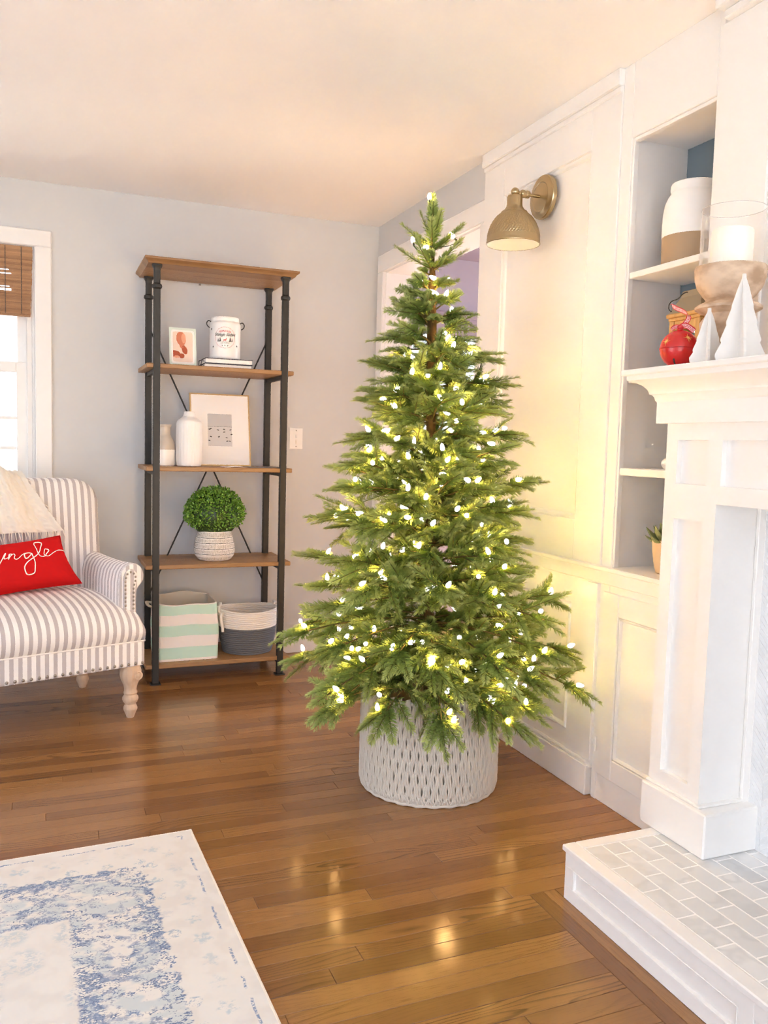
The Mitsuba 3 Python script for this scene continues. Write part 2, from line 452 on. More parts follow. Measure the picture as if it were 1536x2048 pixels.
struct("wall_hall_back", wall_with_holes(0.16, 3.2, 0, H, [(0.45, 1.45, 0.8, 2.02)], 0.52, 0.65, "x"), "m_hall")
struct("wall_hall_right", wall_with_holes(-1.6, 0.65, 0, H, [(-1.45, 0.45, 0.1, 2.36)], 3.2, 3.3, "y"), "m_hall")
struct("wall_hall_front", box(0.16, 3.2, -1.7, -1.6, 0, H, 0), "m_hall")
struct("wall_hall_side", box(0.16, 0.163, 0.0, 0.52, 0, H, 0), "m_hall")
w2 = struct("window_2", cat(box(0.38, 1.52, 0.50, 0.52, 2.02, 2.09, .003), box(0.38, 0.45, 0.50, 0.52, .74, 2.02, .003), box(1.45, 1.52, 0.50, 0.52, .74, 2.02, .003), box(.38, 1.52, .47, .52, .74, .80, .003)), "m_white", label="hall window seen through the doorway")
put("window_2__muntin", box(0.94, 0.96, 0.55, 0.57, 0.8, 2.02, .001), "m_white")
put("window_2__meeting_rail", box(0.45, 1.45, 0.55, 0.575, 1.40, 1.44, .001), "m_white")
put("window_2__pane", M([(0.45, .56, .8), (1.45, .56, .8), (1.45, .56, 2.02), (.45, .56, 2.02)], [[0, 1, 2], [0, 2, 3]]), "m_glass")
put("roller_shade", cat(lathe([(.001, 0), (.022, 0), (.022, 1.04), (.001, 1.04)], 16, (0, 0, 0)).apply_transform(trimesh.transformations.rotation_matrix(PI / 2, [0, 1, 0])).apply_translation((.43, .485, 2.07)),
    box(0.43, 1.47, 0.478, 0.482, 1.93, 2.07, .001)), "m_hall_ceiling", label="short grey roller shade above the hall window", cat_="window shade")

# ---- window in the back wall
WX0, WX1, WZ0, WZ1 = WIN
struct("window_1", cat(box(WX0 - .08, WX1 + .08, -0.020, 0, WZ1 - .002, WZ1 + .080, .005), box(WX1, WX1 + .08, -0.020, 0, WZ0 - .03, WZ1, .005), box(WX0 - .08, WX0, -0.020, 0, WZ0 - .03, WZ1, .005)), "m_white",
       label="white double hung window with a woven shade")
put("window_1__sill", box(WX0 - .1, WX1 + .1, -0.05, 0.1, WZ0 - .03, WZ0, .005), "m_white")
put("window_1__jamb", box(WX1 - .012, WX1, 0, 0.12, WZ0, WZ1, .002), "m_white_flat")
put("window_1__jamb", box(WX0, WX0 + .012, 0, 0.12, WZ0, WZ1, .002), "m_white_flat")
put("window_1__head", box(WX0, WX1, 0, 0.12, WZ1 - .012, WZ1, .002), "m_white_flat")
def sash(key, y, z0, z1, st, top, bot, zm):
    x0, x1 = WX0 + .014, WX1 - .036
    k = key
    put(k, cat(box(x1 - st, x1, y, y + .03, z0, z1, .003), box(x0, x0 + st, y, y + .03, z0, z1, .003), box(x0 + st, x1 - st, y, y + .03, z1 - top, z1, .003), box(x0 + st, x1 - st, y, y + .03, z0, z0 + bot, .003)), "m_white")
    for zz in zm:
        put(k + "__muntin", box(x0 + st, x1 - st, y + .008, y + .022, zz - .008, zz + .008, .002), "m_white")
    put(k + "__pane", M([(x0 + st, y + .015, z0 + bot), (x1 - st, y + .015, z0 + bot), (x1 - st, y + .015, z1 - top), (x0 + st, y + .015, z1 - top)], [[0, 1, 2], [0, 2, 3]]), "m_glass")
sash("window_1__lower_sash", 0.030, WZ0, 1.563, .050, .052, .075, [1.285, 1.135])
sash("window_1__upper_sash", 0.064, 1.518, WZ1 - .012, .046, .05, .045, [1.83])
put("window_1__stop", cat(box(WX1 - .036, WX1 - .012, 0.01, 0.028, WZ0, WZ1 - .012, .002), box(WX1 - .036, WX1 - .012, 0.095, 0.11, WZ0, WZ1 - .012, .002)), "m_white_flat")

# ---- woven bamboo shade
bx0, bx1 = WX0 + .008, WX1 - .006
put("bamboo_shade__head_rail", box(bx0, bx1, 0.002, 0.026, 2.085, 2.124, .002), "m_bamboo", label=None)
tag("bamboo_shade", "brown woven bamboo roman shade drawn up at the window top", "window shade")
folds = [(2.018, 2.120, .010), (1.936, 2.022, .016), (1.862, 1.941, .022), (1.787, 1.868, .026)]
for fi, (z0, z1, d) in enumerate(folds):
    ms = []
    n = int(round((z1 - z0) / 0.0062))
    for i in range(n):
        t = (i + .5) / n
        zz = z0 + t * (z1 - z0)
        yy = -0.004 - d * (0.35 + 0.65 * math.sin(PI * min(1, (1 - t) * 1.05)) ** 0.7) + rng.uniform(-.0012, .0012)
        xe = bx1 - 0.004 * rng.random() - .003 * fi
        gap = (fi == 1 and i in (7, 10)) or (fi == 2 and i in (9, 7, 6))
        segs = [(bx0, xe)] if not gap else [(bx0, -2.35), (-1.925 + rng.uniform(-.01, .01), xe)]
        for s0, s1 in segs:
            ms.append(box(s0, s1, yy - .0016, yy + .0016, zz - .0034, zz + .0034, .0008))
    put("bamboo_shade__fold", cat(ms), "m_bamboo", kind="stuff")
    for j in range(12):
        xc = bx1 - .052 - j * 0.072
        if xc > bx0: put("bamboo_shade__cord", box(xc - .0016, xc + .0016, -0.0075 - d, -0.0055 - d, z0 + .004, z1 - .004, .0004), "m_leather_dark")
put("bamboo_shade__bottom_bar", box(bx0, bx1 - .012, -0.030, -0.012, 1.780, 1.789, .002), "m_bamboo")

# ---- light switch
put("light_switch__plate", box(-0.508, -0.432, -0.0065, 0, 1.163, 1.281, .003), "m_ceramic")
tag("light_switch", "white double control wall switch plate beside the bookshelf", "light switch")
put("light_switch__toggle", box(-0.476, -0.466, -0.016, -0.006, 1.226, 1.244, .002), "m_ceramic")
put("light_switch__slide", box(-0.473, -0.469, -0.0085, -0.006, 1.19, 1.215, .001), "m_linen")
for zz in (1.178, 1.266):
    put("light_switch__screw", lathe([(.0035, 0), (.0035, .001), (.002, .0015)], 12, (-0.470, -0.0064, zz), "-y"), "m_nickel")

# ------------------------------------------------------------------ built-in cabinet with the niche
CB = "built_in_cabinet"
tag(CB, "white built-in wall cabinet with open shelves over a panel door", "cabinet")
NY0, NY1, NZ0, NZ1, NXB = -2.628, -2.264, 0.812, 2.203, 0.205
FX = -0.024
put(CB + "__face_frame", cat(box(FX, 0.0, -2.648, NY0, 0.775, H, .002), box(FX, 0.0, NY1, -2.2125, 0.115, H, .002), box(FX, 0.0, NY0, NY1, NZ1, H, .002), box(FX, 0, -2.70, NY1, 0.775, NZ0 - .002, .002), box(FX, 0, -2.70, NY1, 0.72, 0.775, .002)), "m_white")
put(CB + "__bead", cat(box(FX + .004, 0.0, NY1 - .010, NY1, NZ0, NZ1, .002), box(FX + .004, 0.0, NY0, NY1 - .010, NZ1 - .012, NZ1, .002)), "m_white")
put(CB + "__side_panel", box(0.0, NXB + .01, NY1, NY1 + .012, NZ0 - .02, NZ1 + .02, 0), "m_white_flat")
put(CB + "__side_panel", box(0.0, NXB + .01, NY0 - .012, NY0, NZ0 - .02, NZ1 + .02, 0), "m_white_flat")
put(CB + "__top_panel", box(0.0, NXB + .01, NY0, NY1, NZ1, NZ1 + .02, 0), "m_white_flat")
put(CB + "__bottom_panel", box(FX, NXB + .01, NY0, NY1, NZ0 - .02, NZ0, .002), "m_white_flat")
put(CB + "__back_panel", box(NXB, NXB + .01, NY0, NY1, NZ0, NZ1, 0), "m_slate")
put(CB + "__shelf", box(FX + .008, NXB, NY0, NY1 - .010, 1.758, 1.778, .002), "m_white")
put(CB + "__shelf", box(FX + .008, NXB, NY0, NY1 - .010, 1.121, 1.145, .002), "m_white")
put(CB + "__shelf", box(0.0, NXB, NY0, NY1 - .010, 1.424, 1.444, .002), "m_white")
for zz, yy in ((1.225, -2.30),):
    put(CB + "__shelf_pin", lathe([(.004, 0), (.004, .004), (.002, .006)], 10, (.12, NY1 - .002, zz), "-y"), "m_ceramic")
dk = put(CB + "__door", cat(box(FX - .004, FX + .014, -2.318, -2.236, 0.095, 0.728, .003), box(FX - .004, FX + .014, -2.70, -2.318, 0.095, 0.168, .003), box(FX - .004, FX + .014, -2.70, -2.318, 0.652, 0.728, .003), box(FX - .004, FX + .014, -2.70, -2.62, 0.168, 0.652, .003)), "m_white")
put(dk + "__panel", box(FX + .008, FX + .013, -2.62, -2.318, 0.168, 0.652, .001), "m_white")
put(dk + "__moulding", picture_mould(-2.62, -2.318, 0.168, 0.652, FX + .008, .012, .010), "m_white")
put(dk + "__hinge", cat(lathe([(.004, 0), (.004, .05)], 10, (FX - .005, -2.233, 0.17))), "m_ceramic", True)
put(CB + "__toe_board", box(FX + .004, 0, -2.72, -2.2125, 0, 0.095, .002), "m_white")
put(CB + "__carcass_stile", box(FX, 0, -2.236, -2.2125, 0.0, 0.12, .002), "m_white")
# the white chimney breast above the mantel
struct("wall_right_breast", cat(box(-0.020, 0.30, -4.6, NY0 - .013, 0.0, H, 0), box(0.22, 0.30, NY0 - .02, -1.60, 0, H, 0), box(0.0, 0.30, YF, -4.6, 0, H, 0)), "m_white_flat")
br = "wall_right_breast__"
put(br + "crown", cat(box(-0.075, -0.02, -4.6, -2.655, 2.41, H, .004), box(-0.050, -0.02, -4.6, -2.665, 2.385, 2.41, .004)), "m_white")
put(br + "stile", box(-0.030, -0.02, -2.83, -2.642, 1.43, 2.385, .002), "m_white")
put(br + "rail", box(-0.030, -0.02, -4.6, -2.83, 2.26, 2.385, .002), "m_white")

# ------------------------------------------------------------------ fireplace
FP = "fireplace"
tag(FP, "white panelled fireplace surround with a moulded mantel", "fireplace")
PF = -0.185
def mantel_ring(e, z, back=-0.021):
    """The mantel's outline in plan, e beyond the frieze block."""
    x, y0, y1 = -0.200 - e, -2.657 + e, -4.343 - e
    return [(back, y0, z), (x, y0, z), (x, y1, z), (back, y1, z)]
prof = [(0, 1.280), (0, 1.338), (.004, 1.343), (.006, 1.352), (.010, 1.358), (.016, 1.360), (.016, 1.364), (.019, 1.372), (.027, 1.382), (.040, 1.391), (.052, 1.395), (.056, 1.397), (.060, 1.398), (.060, 1.411)]
put(FP + "__crown_moulding", loft([mantel_ring(e, z) for e, z in prof]), "m_white", smooth=35)
put(FP + "__mantel_shelf", cat(box(-0.272, -0.021, -4.415, -2.585, 1.411, 1.4275, .003)), "m_white")
MZ = 1.4275
# body: frieze and two pilasters as framed boards over sunken fields
def framed(key, y0, y1, z0, z1, holes, x0=PF, x1=PF + .016):
    put(key, wall_with_holes(min(y0, y1), max(y0, y1), z0, z1, holes, x0, x1, "y"), "m_white")
holesf = [(-2.843, -2.731, 1.117, 1.235), (-4.108, -2.892, 1.117, 1.235), (-4.269, -4.157, 1.117, 1.235)]
framed(FP + "__frieze_frame", -2.688, -4.312, 1.071, 1.280, holesf)
put(FP + "__frieze_board", box(PF + .016, -0.021, -4.312, -2.688, 1.071, 1.280, 0), "m_white")
for a, b in ((-2.882, -2.688), (-4.312, -4.118)):
    framed(FP + "__pilaster_frame", a, b, 0.27, 1.071, [(a + .043, b - .043, 0.314, 1.022)])
    put(FP + "__pilaster", box(PF + .016, -0.021, a, b, 0.147, 1.071, 0), "m_white")
    put(FP + "__plinth_block", box(-0.205, -0.021, a - .047, b + .008, 0.148, 0.268, .004), "m_white")
    put(FP + "__plinth_cap", box(-0.193, -0.021, a - .012, b + .004, 0.268, 0.276, .003), "m_white")
    put(FP + "__tile_trim", box(-0.045, -0.0205, a - .012 if a > -3 else b, a if a > -3 else b + .012, 0.148, 1.071, .002), "m_white")
put(FP + "__frieze_underside", box(-0.045, -0.0205, -4.118, -2.882, 1.058, 1.071, .002), "m_white")
put(FP + "__tile_bed", box(-0.024, -0.0195, -4.118, -2.882, 0.148, 1.071, 0), "m_grout")
# herringbone tiles on the wall beside the opening (the nearest part the picture can see)
tl, tw = 0.050, 0.0165
clip = sg.box(-3.075, 0.15, -2.896, 1.056)
n_h, cw = 0, 0.046
for j in range(4):
    ya = -2.896 - (j + 1) * cw + .0008
    col = sg.box(ya, 0.150, ya + cw - .0016, 1.056)
    sgn = 1 if j % 2 == 0 else -1
    for i in range(-3, 62):
        z = 0.10 + i * 0.0175
        q = [(ya - .01, z - sgn * (cw / 2 + .01)), (ya + cw + .01, z + sgn * (cw / 2 + .01)), (ya + cw + .01, z + sgn * (cw / 2 + .01) + .0160), (ya - .01, z - sgn * (cw / 2 + .01) + .0160)]
        r = sg.Polygon(q).intersection(col)
        if r.is_empty or r.area < 4e-5: continue
        m = trimesh.creation.extrude_polygon(r, 0.0012, engine="earcut")
        v = m.vertices
        m.vertices = np.stack([-0.024 - v[:, 2], v[:, 0], v[:, 1]], -1)
        m.faces = m.faces[:, ::-1]
        put(FP + "__tile", m, "m_marble_small")
mat("m_firebox", srgb(60, 58, 56), 0.9)
put(FP + "__firebox", box(-0.026, -0.019, -3.95, -3.10, 0.148, 0.90, .001), "m_firebox")

# ---- hearth
HT = "hearth"
tag(HT, "raised white hearth with grey marble tiles", "hearth")
HZ = 0.147
put(HT + "__riser", box(-0.484, -0.021, -4.30, -2.737, 0.0, 0.128, .001), "m_white")
put(HT + "__riser_frame", cat(box(-0.490, -0.484, -3.342, -2.734, 0.0, 0.038, .001), box(-0.490, -0.484, -3.342, -2.734, 0.092, 0.128, .001), box(-0.490, -0.484, -2.772, -2.734, 0.038, 0.092, .001), box(-0.490, -0.484, -3.375, -3.335, 0.0, 0.128, .001),
    box(-0.490, -0.484, -4.30, -3.375, 0.0, 0.038, .001), box(-0.490, -0.484, -4.30, -3.375, 0.092, 0.128, .001)), "m_white")
put(HT + "__riser_moulding", picture_mould(-3.336, -2.771, 0.037, 0.093, -0.484, .006, .007), "m_white")
put(HT + "__trim_board", cat(box(-0.497, -0.456, -4.31, -2.726, 0.130, HZ, .003), box(-0.456, -0.021, -2.766, -2.726, 0.130, HZ, .003)), "m_white")
put(HT + "__grout_bed", box(-0.456, -0.021, -4.31, -2.766, 0.120, HZ - .0005, 0), "m_grout")
TX, TY, G, n_t = 0.0571, 0.117, 0.0030, 0
for rI in range(8):
    x0 = -0.456 + rI * TX
    x1 = min(x0 + TX, -0.0215)
    y = -2.882 + 2 * TY if rI % 2 == 0 else -2.823 + TY
    while y > -3.95:
        y0, y1 = y - TY, min(y, -2.7662)
        if y1 - y0 > 0.01 and not (x0 > -0.2 and y0 > -2.93):
            m = box(x0 + G / 2, x1 - G / 2, y0 + G / 2, y1 - G / 2, 0.125, HZ, .0012)
            n_t += 1
            put(HT + "__tile", m, "m_marble", uv=np.full((len(m.vertices), 2), n_t + .5))
        y -= TY

# ------------------------------------------------------------------ wall sconce
SC = "wall_sconce"
tag(SC, "antique brass wall sconce with a hammered dome shade", "wall lamp")
sx, sy = -0.160, -1.775
put(SC + "__backplate", lathe([(.001, 0), (.0805, 0), (.0805, .012), (.078, .016), (.066, .018), (.060, .021), (.054, .0225), (.050, .021), (.044, .022), (.022, .024), (.010, .026), (.001, .026)], 64, (PX, sy, 2.143), "x"), "m_brass", 30)
put(SC + "__arm", lathe([(.0001, 0), (.006, 0), (.006, .045), (.013, .047), (.0145, .052), (.0145, .058), (.0125, .060), (.0125, .066), (.0145, .068), (.0145, .078), (.012, .082), (.008, .084), (.008, .094), (.010, .096), (.0115, .100), (.010, .104), (.0001, .106)], 24, (PX - .024, sy, 2.143), "x"), "m_brass", 30)
m = trimesh.creation.icosphere(3, .0155)
m.apply_translation((sx, sy, 2.146))
put(SC + "__knuckle", m, "m_brass", True)
put(SC + "__socket_cup", lathe([(.0485, 2.066), (.050, 2.069), (.048, 2.073), (.038, 2.080), (.031, 2.090), (.0285, 2.096), (.0285, 2.126), (.0265, 2.131), (.010, 2.134), (.001, 2.134)], 40, (sx, sy, 0)), "m_brass", 30)
# hammered dome: two walls so that the shade has thickness
nt, nz = 324, 84
th = np.arange(nt) * 2 * PI / nt
out, inn = [], []
for i in range(nz + 1):
    t = i / nz
    ph = math.radians(4 + 58 * t)
    z = 1.958 + 0.112 * math.sin(ph) / math.sin(math.radians(62))
    r = 0.0985 * (1 - ((z - 1.958) / 0.1265) ** 2.15) ** 0.5
    k = np.arange(nt)
    ham = 0.0013 * np.cos(th * 54 + (int(z / .0088) % 2) * PI) * abs(math.sin(z * PI / .0088)) * (1 if 0.12 < t < 0.86 else 0)
    out.append(np.stack([(r + ham) * np.cos(th) + sx, (r + ham) * np.sin(th) + sy, np.full(nt, z)], -1))
    rr = max(r - .003, .002)
    inn.append(np.stack([rr * np.cos(th) + sx, rr * np.sin(th) + sy, np.full(nt, z - .002)], -1))
rim = [np.stack([(0.0985 + a) * np.cos(th) + sx, (0.0985 + a) * np.sin(th) + sy, np.full(nt, 1.958 + b)], -1) for a, b in ((-.003, -.0035), (0.0, -.004), (.0018, -.002), (.001, .001))]
put(SC + "__shade", loft(rim + out, cap=False), "m_brass", True)
put(SC + "__shade_lining", loft([rim[0]] + inn, cap=True), "m_shade_white", True)
put(SC + "__bulb", lathe([(.001, 1.982), (.012, 1.985), (.022, 1.995), (.025, 2.006), (.022, 2.018), (.014, 2.030), (.012, 2.05), (.001, 2.05)], 24, (sx, sy, 0)), "m_ceramic", True)

# ------------------------------------------------------------------ bookshelf
BS = "bookshelf"
tag(BS, "tall open bookshelf with black metal posts and brown wooden shelves", "bookshelf")
SX0, SX1, SYF, SYB = -1.2825, -0.6575, -0.420, -0.080     # post centres
PH = 0.0155
def post(x, y):
    z = [(0.0, .0245), (.006, .0245), (.007, PH), (1.905, PH)]
    ms = [box(x - .0245, x + .0245, y - .0245, y + .0245, 0, .006, .001), box(x - PH, x + PH, y - PH, y + PH, .006, 1.905, .002)]
    k = np.arange(24) * 2 * PI / 24
    def sq(r, z, n):     # from square (n large) to round (n = 2)
        c, s = np.cos(k), np.sin(k)
        q = r / (np.abs(c) ** n + np.abs(s) ** n) ** (1 / n)
        return np.stack([x + q * c, y + q * s, np.full(24, z)], -1)
    ms.append(loft([sq(.0150, 1.903, 9), sq(.0165, 1.905, 2), sq(.0225, 1.910, 2), sq(.0240, 1.917, 2), sq(.0225, 1.925, 2), sq(.0165, 1.930, 2), sq(.0150, 1.932, 9), sq(.0150, 1.985, 9), sq(.0165, 2.000, 6), sq(.0235, 2.010, 4), sq(.0235, 2.018, 4)]))
    return cat(ms)
for px in (SX0, SX1):
    for py in (SYF, SYB):
        put(BS + "__post", post(px, py), "m_black_iron", 30)
for zt in (1.558, 1.067, 0.5895, 0.098):
    put(BS + "__shelf", box(-1.330, -0.609, -0.428, -0.045, zt - .0215, zt, .003), "m_shelf_wood")
    for px in (SX0, SX1):
        put(BS + "__bracket", cat(box(px - .010, px + .010, SYF + PH, SYB - PH, zt - .0415, zt - .0218, .001)), "m_black_iron")
def top_ring(e, z):
    return [(-1.318 - e, -0.440 - e, z), (-0.622 + e, -0.440 - e, z), (-0.622 + e, -0.040 + e * .5, z), (-1.318 - e, -0.040 + e * .5, z)]
put(BS + "__top_board", loft([top_ring(e, z) for e, z in ((0, 2.0185), (.006, 2.0195), (.010, 2.026), (.014, 2.030), (.022, 2.036), (.024, 2.038), (.024, 2.046), (.022, 2.048))]), "m_shelf_wood", 35)
put(BS + "__brace", tube([(-1.272, -.072, 1.752), (-0.645, -.072, 0.392)], .0042, 8), "m_black_iron", True)
put(BS + "__brace", tube([(-0.663, -.082, 1.742), (-1.272, -.082, 0.392)], .0042, 8), "m_black_iron", True)
put(BS + "__clip", lathe([(.006, 0), (.006, .012), (.003, .014)], 12, (-1.02, -.05, 2.006)), "m_nickel")

def face_y(m, x, y, z, yaw=0.0, tilt=0.0):
    """A mesh drawn in the xy plane (reading along +x, up +y, thickness +z) stood up to face -y at x, y, z, leaning back by tilt."""
    R = rotz(yaw) @ rotx(-tilt) @ np.array([[1, 0, 0], [0, 0, -1], [0, 1, 0.0]])
    return xf(m, R, (x, y, z))

def oval(w, h, n=24, cx=0, cy=0, rot=0):
    t = np.arange(n) * 2 * PI / n
    p = np.stack([w / 2 * np.cos(t), h / 2 * np.sin(t)], -1)
    c, s = math.cos(rot), math.sin(rot)
    return p @ np.array([[c, s], [-s, c]]) + V(cx, cy)

def rrect(w, h, r, cx=0, cy=0, n=6):
    p = []
    for qx, qy, a0 in ((1, 1, 0), (-1, 1, 90), (-1, -1, 180), (1, -1, 270)):
        for k in range(n + 1):
            a = math.radians(a0 + 90 * k / n)
            p.append((cx + qx * (w / 2 - r) + r * math.cos(a), cy + qy * (h / 2 - r) + r * math.sin(a)))
    return p

# ---- card with a baby photograph
k = "greeting_card"
tag(k, "mint bordered card with a photo of a sleeping baby on the bookshelf", "card")
cx, cy, cz, ty, tt = -1.146, -0.338, 1.5585, 0.02, math.radians(9)
F = lambda m: face_y(m, cx, cy, cz, ty, tt)
put(k + "__front", F(xf(poly([(-.065, 0), (.065, 0), (.065, .19), (-.065, .19)], .0022), None)), "m_card")
put(k + "__foot", box(cx - .05, cx + .05, cy + .03, cy + .055, cz, cz + .002, .0005), "m_card")
put(k + "__border", F(xf(poly(rrect(.112, .168, .012, 0, .095), .0004), None, (0, 0, .0022))), "m_paper")
put(k + "__photo", F(xf(poly(rrect(.096, .150, .010, 0, .095), .0004), None, (0, 0, .0026))), "m_print_cream")
ph = sg.Polygon(rrect(.096, .150, .010, 0, .095))
def photo_bits(pts_list, z):
    ms = []
    for p in pts_list:
        g = sg.Polygon(p).buffer(0).intersection(ph)
        for q in getattr(g, "geoms", [g]):
            if q.area > 1e-7: ms.append(xf(trimesh.creation.extrude_polygon(q, .0003, engine="earcut"), None, (0, 0, z)))
    return F(cat(ms))
put(k + "__photo_face", photo_bits([oval(.046, .070, 24, -.008, .135, .1), oval(.024, .026, 16, -.004, .100)], .0030), "m_skin_print")
put(k + "__photo_cheek", photo_bits([oval(.022, .050, 24, .004, .138, .05), oval(.03, .012, 16, -.03, .045)], .0033), "m_skin_light")
put(k + "__photo_hand", photo_bits([oval(.026, .044, 24, .008, .080, .3), oval(.052, .034, 24, -.036, .058, -.2), oval(.026, .024, 20, -.006, .050)], .0030), "m_skin_dark")

# ---- two books and the canister
for i, (z0, z1, dx, lab) in enumerate(((1.5585, 1.5785, 0.0, "navy hardback under another hardback beneath the white canister"), (1.5785, 1.6045, .004, "hardback with a ribbon marker directly beneath the white canister"))):
    k = put("book", cat(box(-1.048 + dx, -0.812 + dx, -0.372, -0.175, z0, z0 + .0028, .001), box(-1.048 + dx, -0.812 + dx, -0.372, -0.175, z1 - .0028, z1, .001), box(-1.048 + dx, -0.812 + dx, -0.178, -0.175, z0, z1, .001)), "m_book", label=lab, cat_="book", group="books under the canister")
    put(k + "__pages", box(-1.045 + dx, -0.815 + dx, -0.369, -0.178, z0 + .0028, z1 - .0028, .001), "m_paper")
    put(k + "__ribbon", tube(spline([(-1.046 + dx, -.33, z0 + .01), (-1.056, -.345, z0 + .012), (-1.062, -.360, z0 - .002 if i else z0 + .006), (-1.070 - .012 * i, -.372, 1.5605)], 12), .0022, 6, flat=.5), "m_book", True)
CX, CY, CR, CZ = -0.928, -0.268, 0.0765, 1.6045
k = "canister"
tag(k, "white ceramic canister with a reindeer sleigh rides emblem and wire handles", "canister")
put(k + "__body", lathe([(.001, 0), (.068, 0), (.073, .003), (CR, .012), (CR, .175), (.074, .184), (.069, .188), (.0675, .192), (.0695, .197), (.0695, .208), (.068, .212), (.064, .212), (.063, .205), (.063, .03), (.001, .03)], 64, (CX, CY, CZ)), "m_ceramic", 40)
def wrap(m, x, z, phi0=-PI / 2, out=.0004):
    """Bends a flat decal (x right, y up) round the canister, x metres along the wall from its middle and z up."""
    m = m.copy()
    for _ in range(2):
        if np.ptp(m.vertices[:, 0]) > .02 and len(m.faces) < 400: m = m.subdivide()
    v = m.vertices
    a = phi0 + (v[:, 0] + x) / CR
    r = CR + out + v[:, 2]
    m.vertices = np.stack([CX + r * np.cos(a), CY + r * np.sin(a), CZ + z + v[:, 1]], -1)
    return m
def ring2(r, w, d=.0003, n=96):
    g = sg.Polygon(oval(2 * r, 2 * r, n)).difference(sg.Polygon(oval(2 * r - 2 * w, 2 * r - 2 * w, n)))
    return trimesh.creation.extrude_polygon(g, d, engine="earcut")
P0c = -PI / 2 - 0.20       # the emblem faces the room's middle
def text(t, h, x, z, mt, key, shear=0.0, bold=False, arc=0.0):
    m = meshkit.text_mesh(t, h, .0003, bold)
    v = m.vertices
    w = (v[:, 0].min() + v[:, 0].max()) / 2
    v[:, 0] += -w + shear * v[:, 1]
    v[:, 1] -= arc * v[:, 0] ** 2
    m.vertices = v
    put(key, wrap(m, x, z, P0c), mt)
put(k + "__emblem_ring", wrap(ring2(.0525, .0011), 0, .107, P0c), "m_ink_red")
text("REINDEER", .0092, 0, .1345, "m_ink_red", k + "__lettering", bold=True, arc=6.0)
text("Sleigh Rides", .0135, 0, .114, "m_ink", k + "__lettering", shear=.22, bold=True, arc=-1.0)
text("10¢ PER RIDE", .0048, 0, .078, "m_ink", k + "__lettering")
deer = [(-.010, 0), (-.009, .009), (-.012, .011), (-.010, .013), (.002, .011), (.006, .017), (.004, .022), (.006, .022), (.008, .018), (.010, .022), (.011, .021), (.010, .016), (.013, .014), (.009, .012), (.006, .006), (.008, 0), (.006, 0), (.003, .005), (-.006, .005), (-.008, 0)]
put(k + "__deer", wrap(poly([(x * .8, y * .8) for x, y in deer], .0003), 0, .0885, P0c), "m_ink_red")
fir = [(-.006, 0), (6e-3, 0), (.002, .006), (.0045, .006), (.001, .012), (.003, .012), (0, .019), (-.003, .012), (-.001, .012), (-.0045, .006), (-.002, .006)]
for x, s in ((-.034, .7), (-.024, 1.0), (.026, 1.1), (.036, .7)):
    put(k + "__fir", wrap(poly([(a * s, b * s) for a, b in fir], .0003), x, .0885, P0c), "m_ink")
put(k + "__ground_line", wrap(poly([(-.042, -.0006), (.042, -.0006), (.042, .0004), (-.042, .0004)], .0003), 0, .088, P0c), "m_ink")
star = [((.0042 if i % 2 == 0 else .0017) * math.sin(i * PI / 5), (.0042 if i % 2 == 0 else .0017) * math.cos(i * PI / 5)) for i in range(10)]
for x in (-.013, 0, .013):
    put(k + "__star", wrap(poly(star, .0003), x, .067, P0c), "m_ink")
for x, z in ((-.064, .062), (.066, .068), (-.080, .150)):
    put(k + "__star", wrap(poly([(a * 1.6, b * 1.6) for a, b in star], .0003), x, z, P0c), "m_ink")
for s in (-1, 1):
    put(k + "__handle", tube(spline([(CX + s * .074, CY - .01, CZ + .188), (CX + s * .090, CY - .012, CZ + .190), (CX + s * .095, CY - .012, CZ + .178), (CX + s * .090, CY - .012, CZ + .166), (CX + s * .079, CY - .012, CZ + .158)], 16), .0026, 8), "m_black_iron", True)

# ---- framed print
k = "framed_print"
tag(k, "framed grey photo of birds on water in a wide white mat", "picture frame")
fw, fh, fx, fy, fz, ft = .312, .382, -0.926, -0.200, 1.0675, math.radians(11)
F = lambda m: face_y(m, fx, fy, fz, 0.0, ft)
g = sg.box(-fw / 2, 0, fw / 2, fh).difference(sg.box(-fw / 2 + .007, .007, fw / 2 - .007, fh - .007))
put(k + "__frame", F(xf(trimesh.creation.extrude_polygon(g, .020, engine="earcut"), None, (0, 0, -.016))), "m_frame_gold")
put(k + "__mat", F(xf(poly([(-fw / 2 + .006, .006), (fw / 2 - .006, .006), (fw / 2 - .006, fh - .006), (-fw / 2 + .006, fh - .006)], .003), None, (0, 0, -.002))), "m_paper")
pw, phh, pcx, pcz = .126, .170, -.003, .190
put(k + "__photo", F(xf(poly([(pcx - pw / 2, pcz - phh / 2), (pcx + pw / 2, pcz - phh / 2), (pcx + pw / 2, pcz + phh / 2), (pcx - pw / 2, pcz + phh / 2)], .0004), None, (0, 0, .001))), "m_sea_print")
put(k + "__photo_sky", F(xf(poly([(pcx - pw / 2, pcz + .018), (pcx + pw / 2, pcz + .018), (pcx + pw / 2, pcz + phh / 2), (pcx - pw / 2, pcz + phh / 2)], .0003), None, (0, 0, .0014))), "m_sky_print")
put(k + "__horizon", F(xf(poly([(pcx - pw / 2, pcz + .0172), (pcx + pw / 2, pcz + .0172), (pcx + pw / 2, pcz + .0184), (pcx - pw / 2, pcz + .0184)], .0003), None, (0, 0, .0017))), "m_rope_grey")
birds = [(-.054, .003), (-.010, .0), (.022, .004), (.056, .003), (.022, -.010), (-.048, -.036), (-.006, -.036), (.034, -.040), (.060, -.022), (-.056, -.056), (.036, -.058), (.050, -.058), (-.048, .006)]
put(k + "__bird", F(cat([xf(poly(oval(.012, .0052, 10, pcx + a, pcz + b, rng.uniform(-.4, .4)), .0003), None, (0, 0, .0015)) for a, b in birds])), "m_ink", kind="stuff")

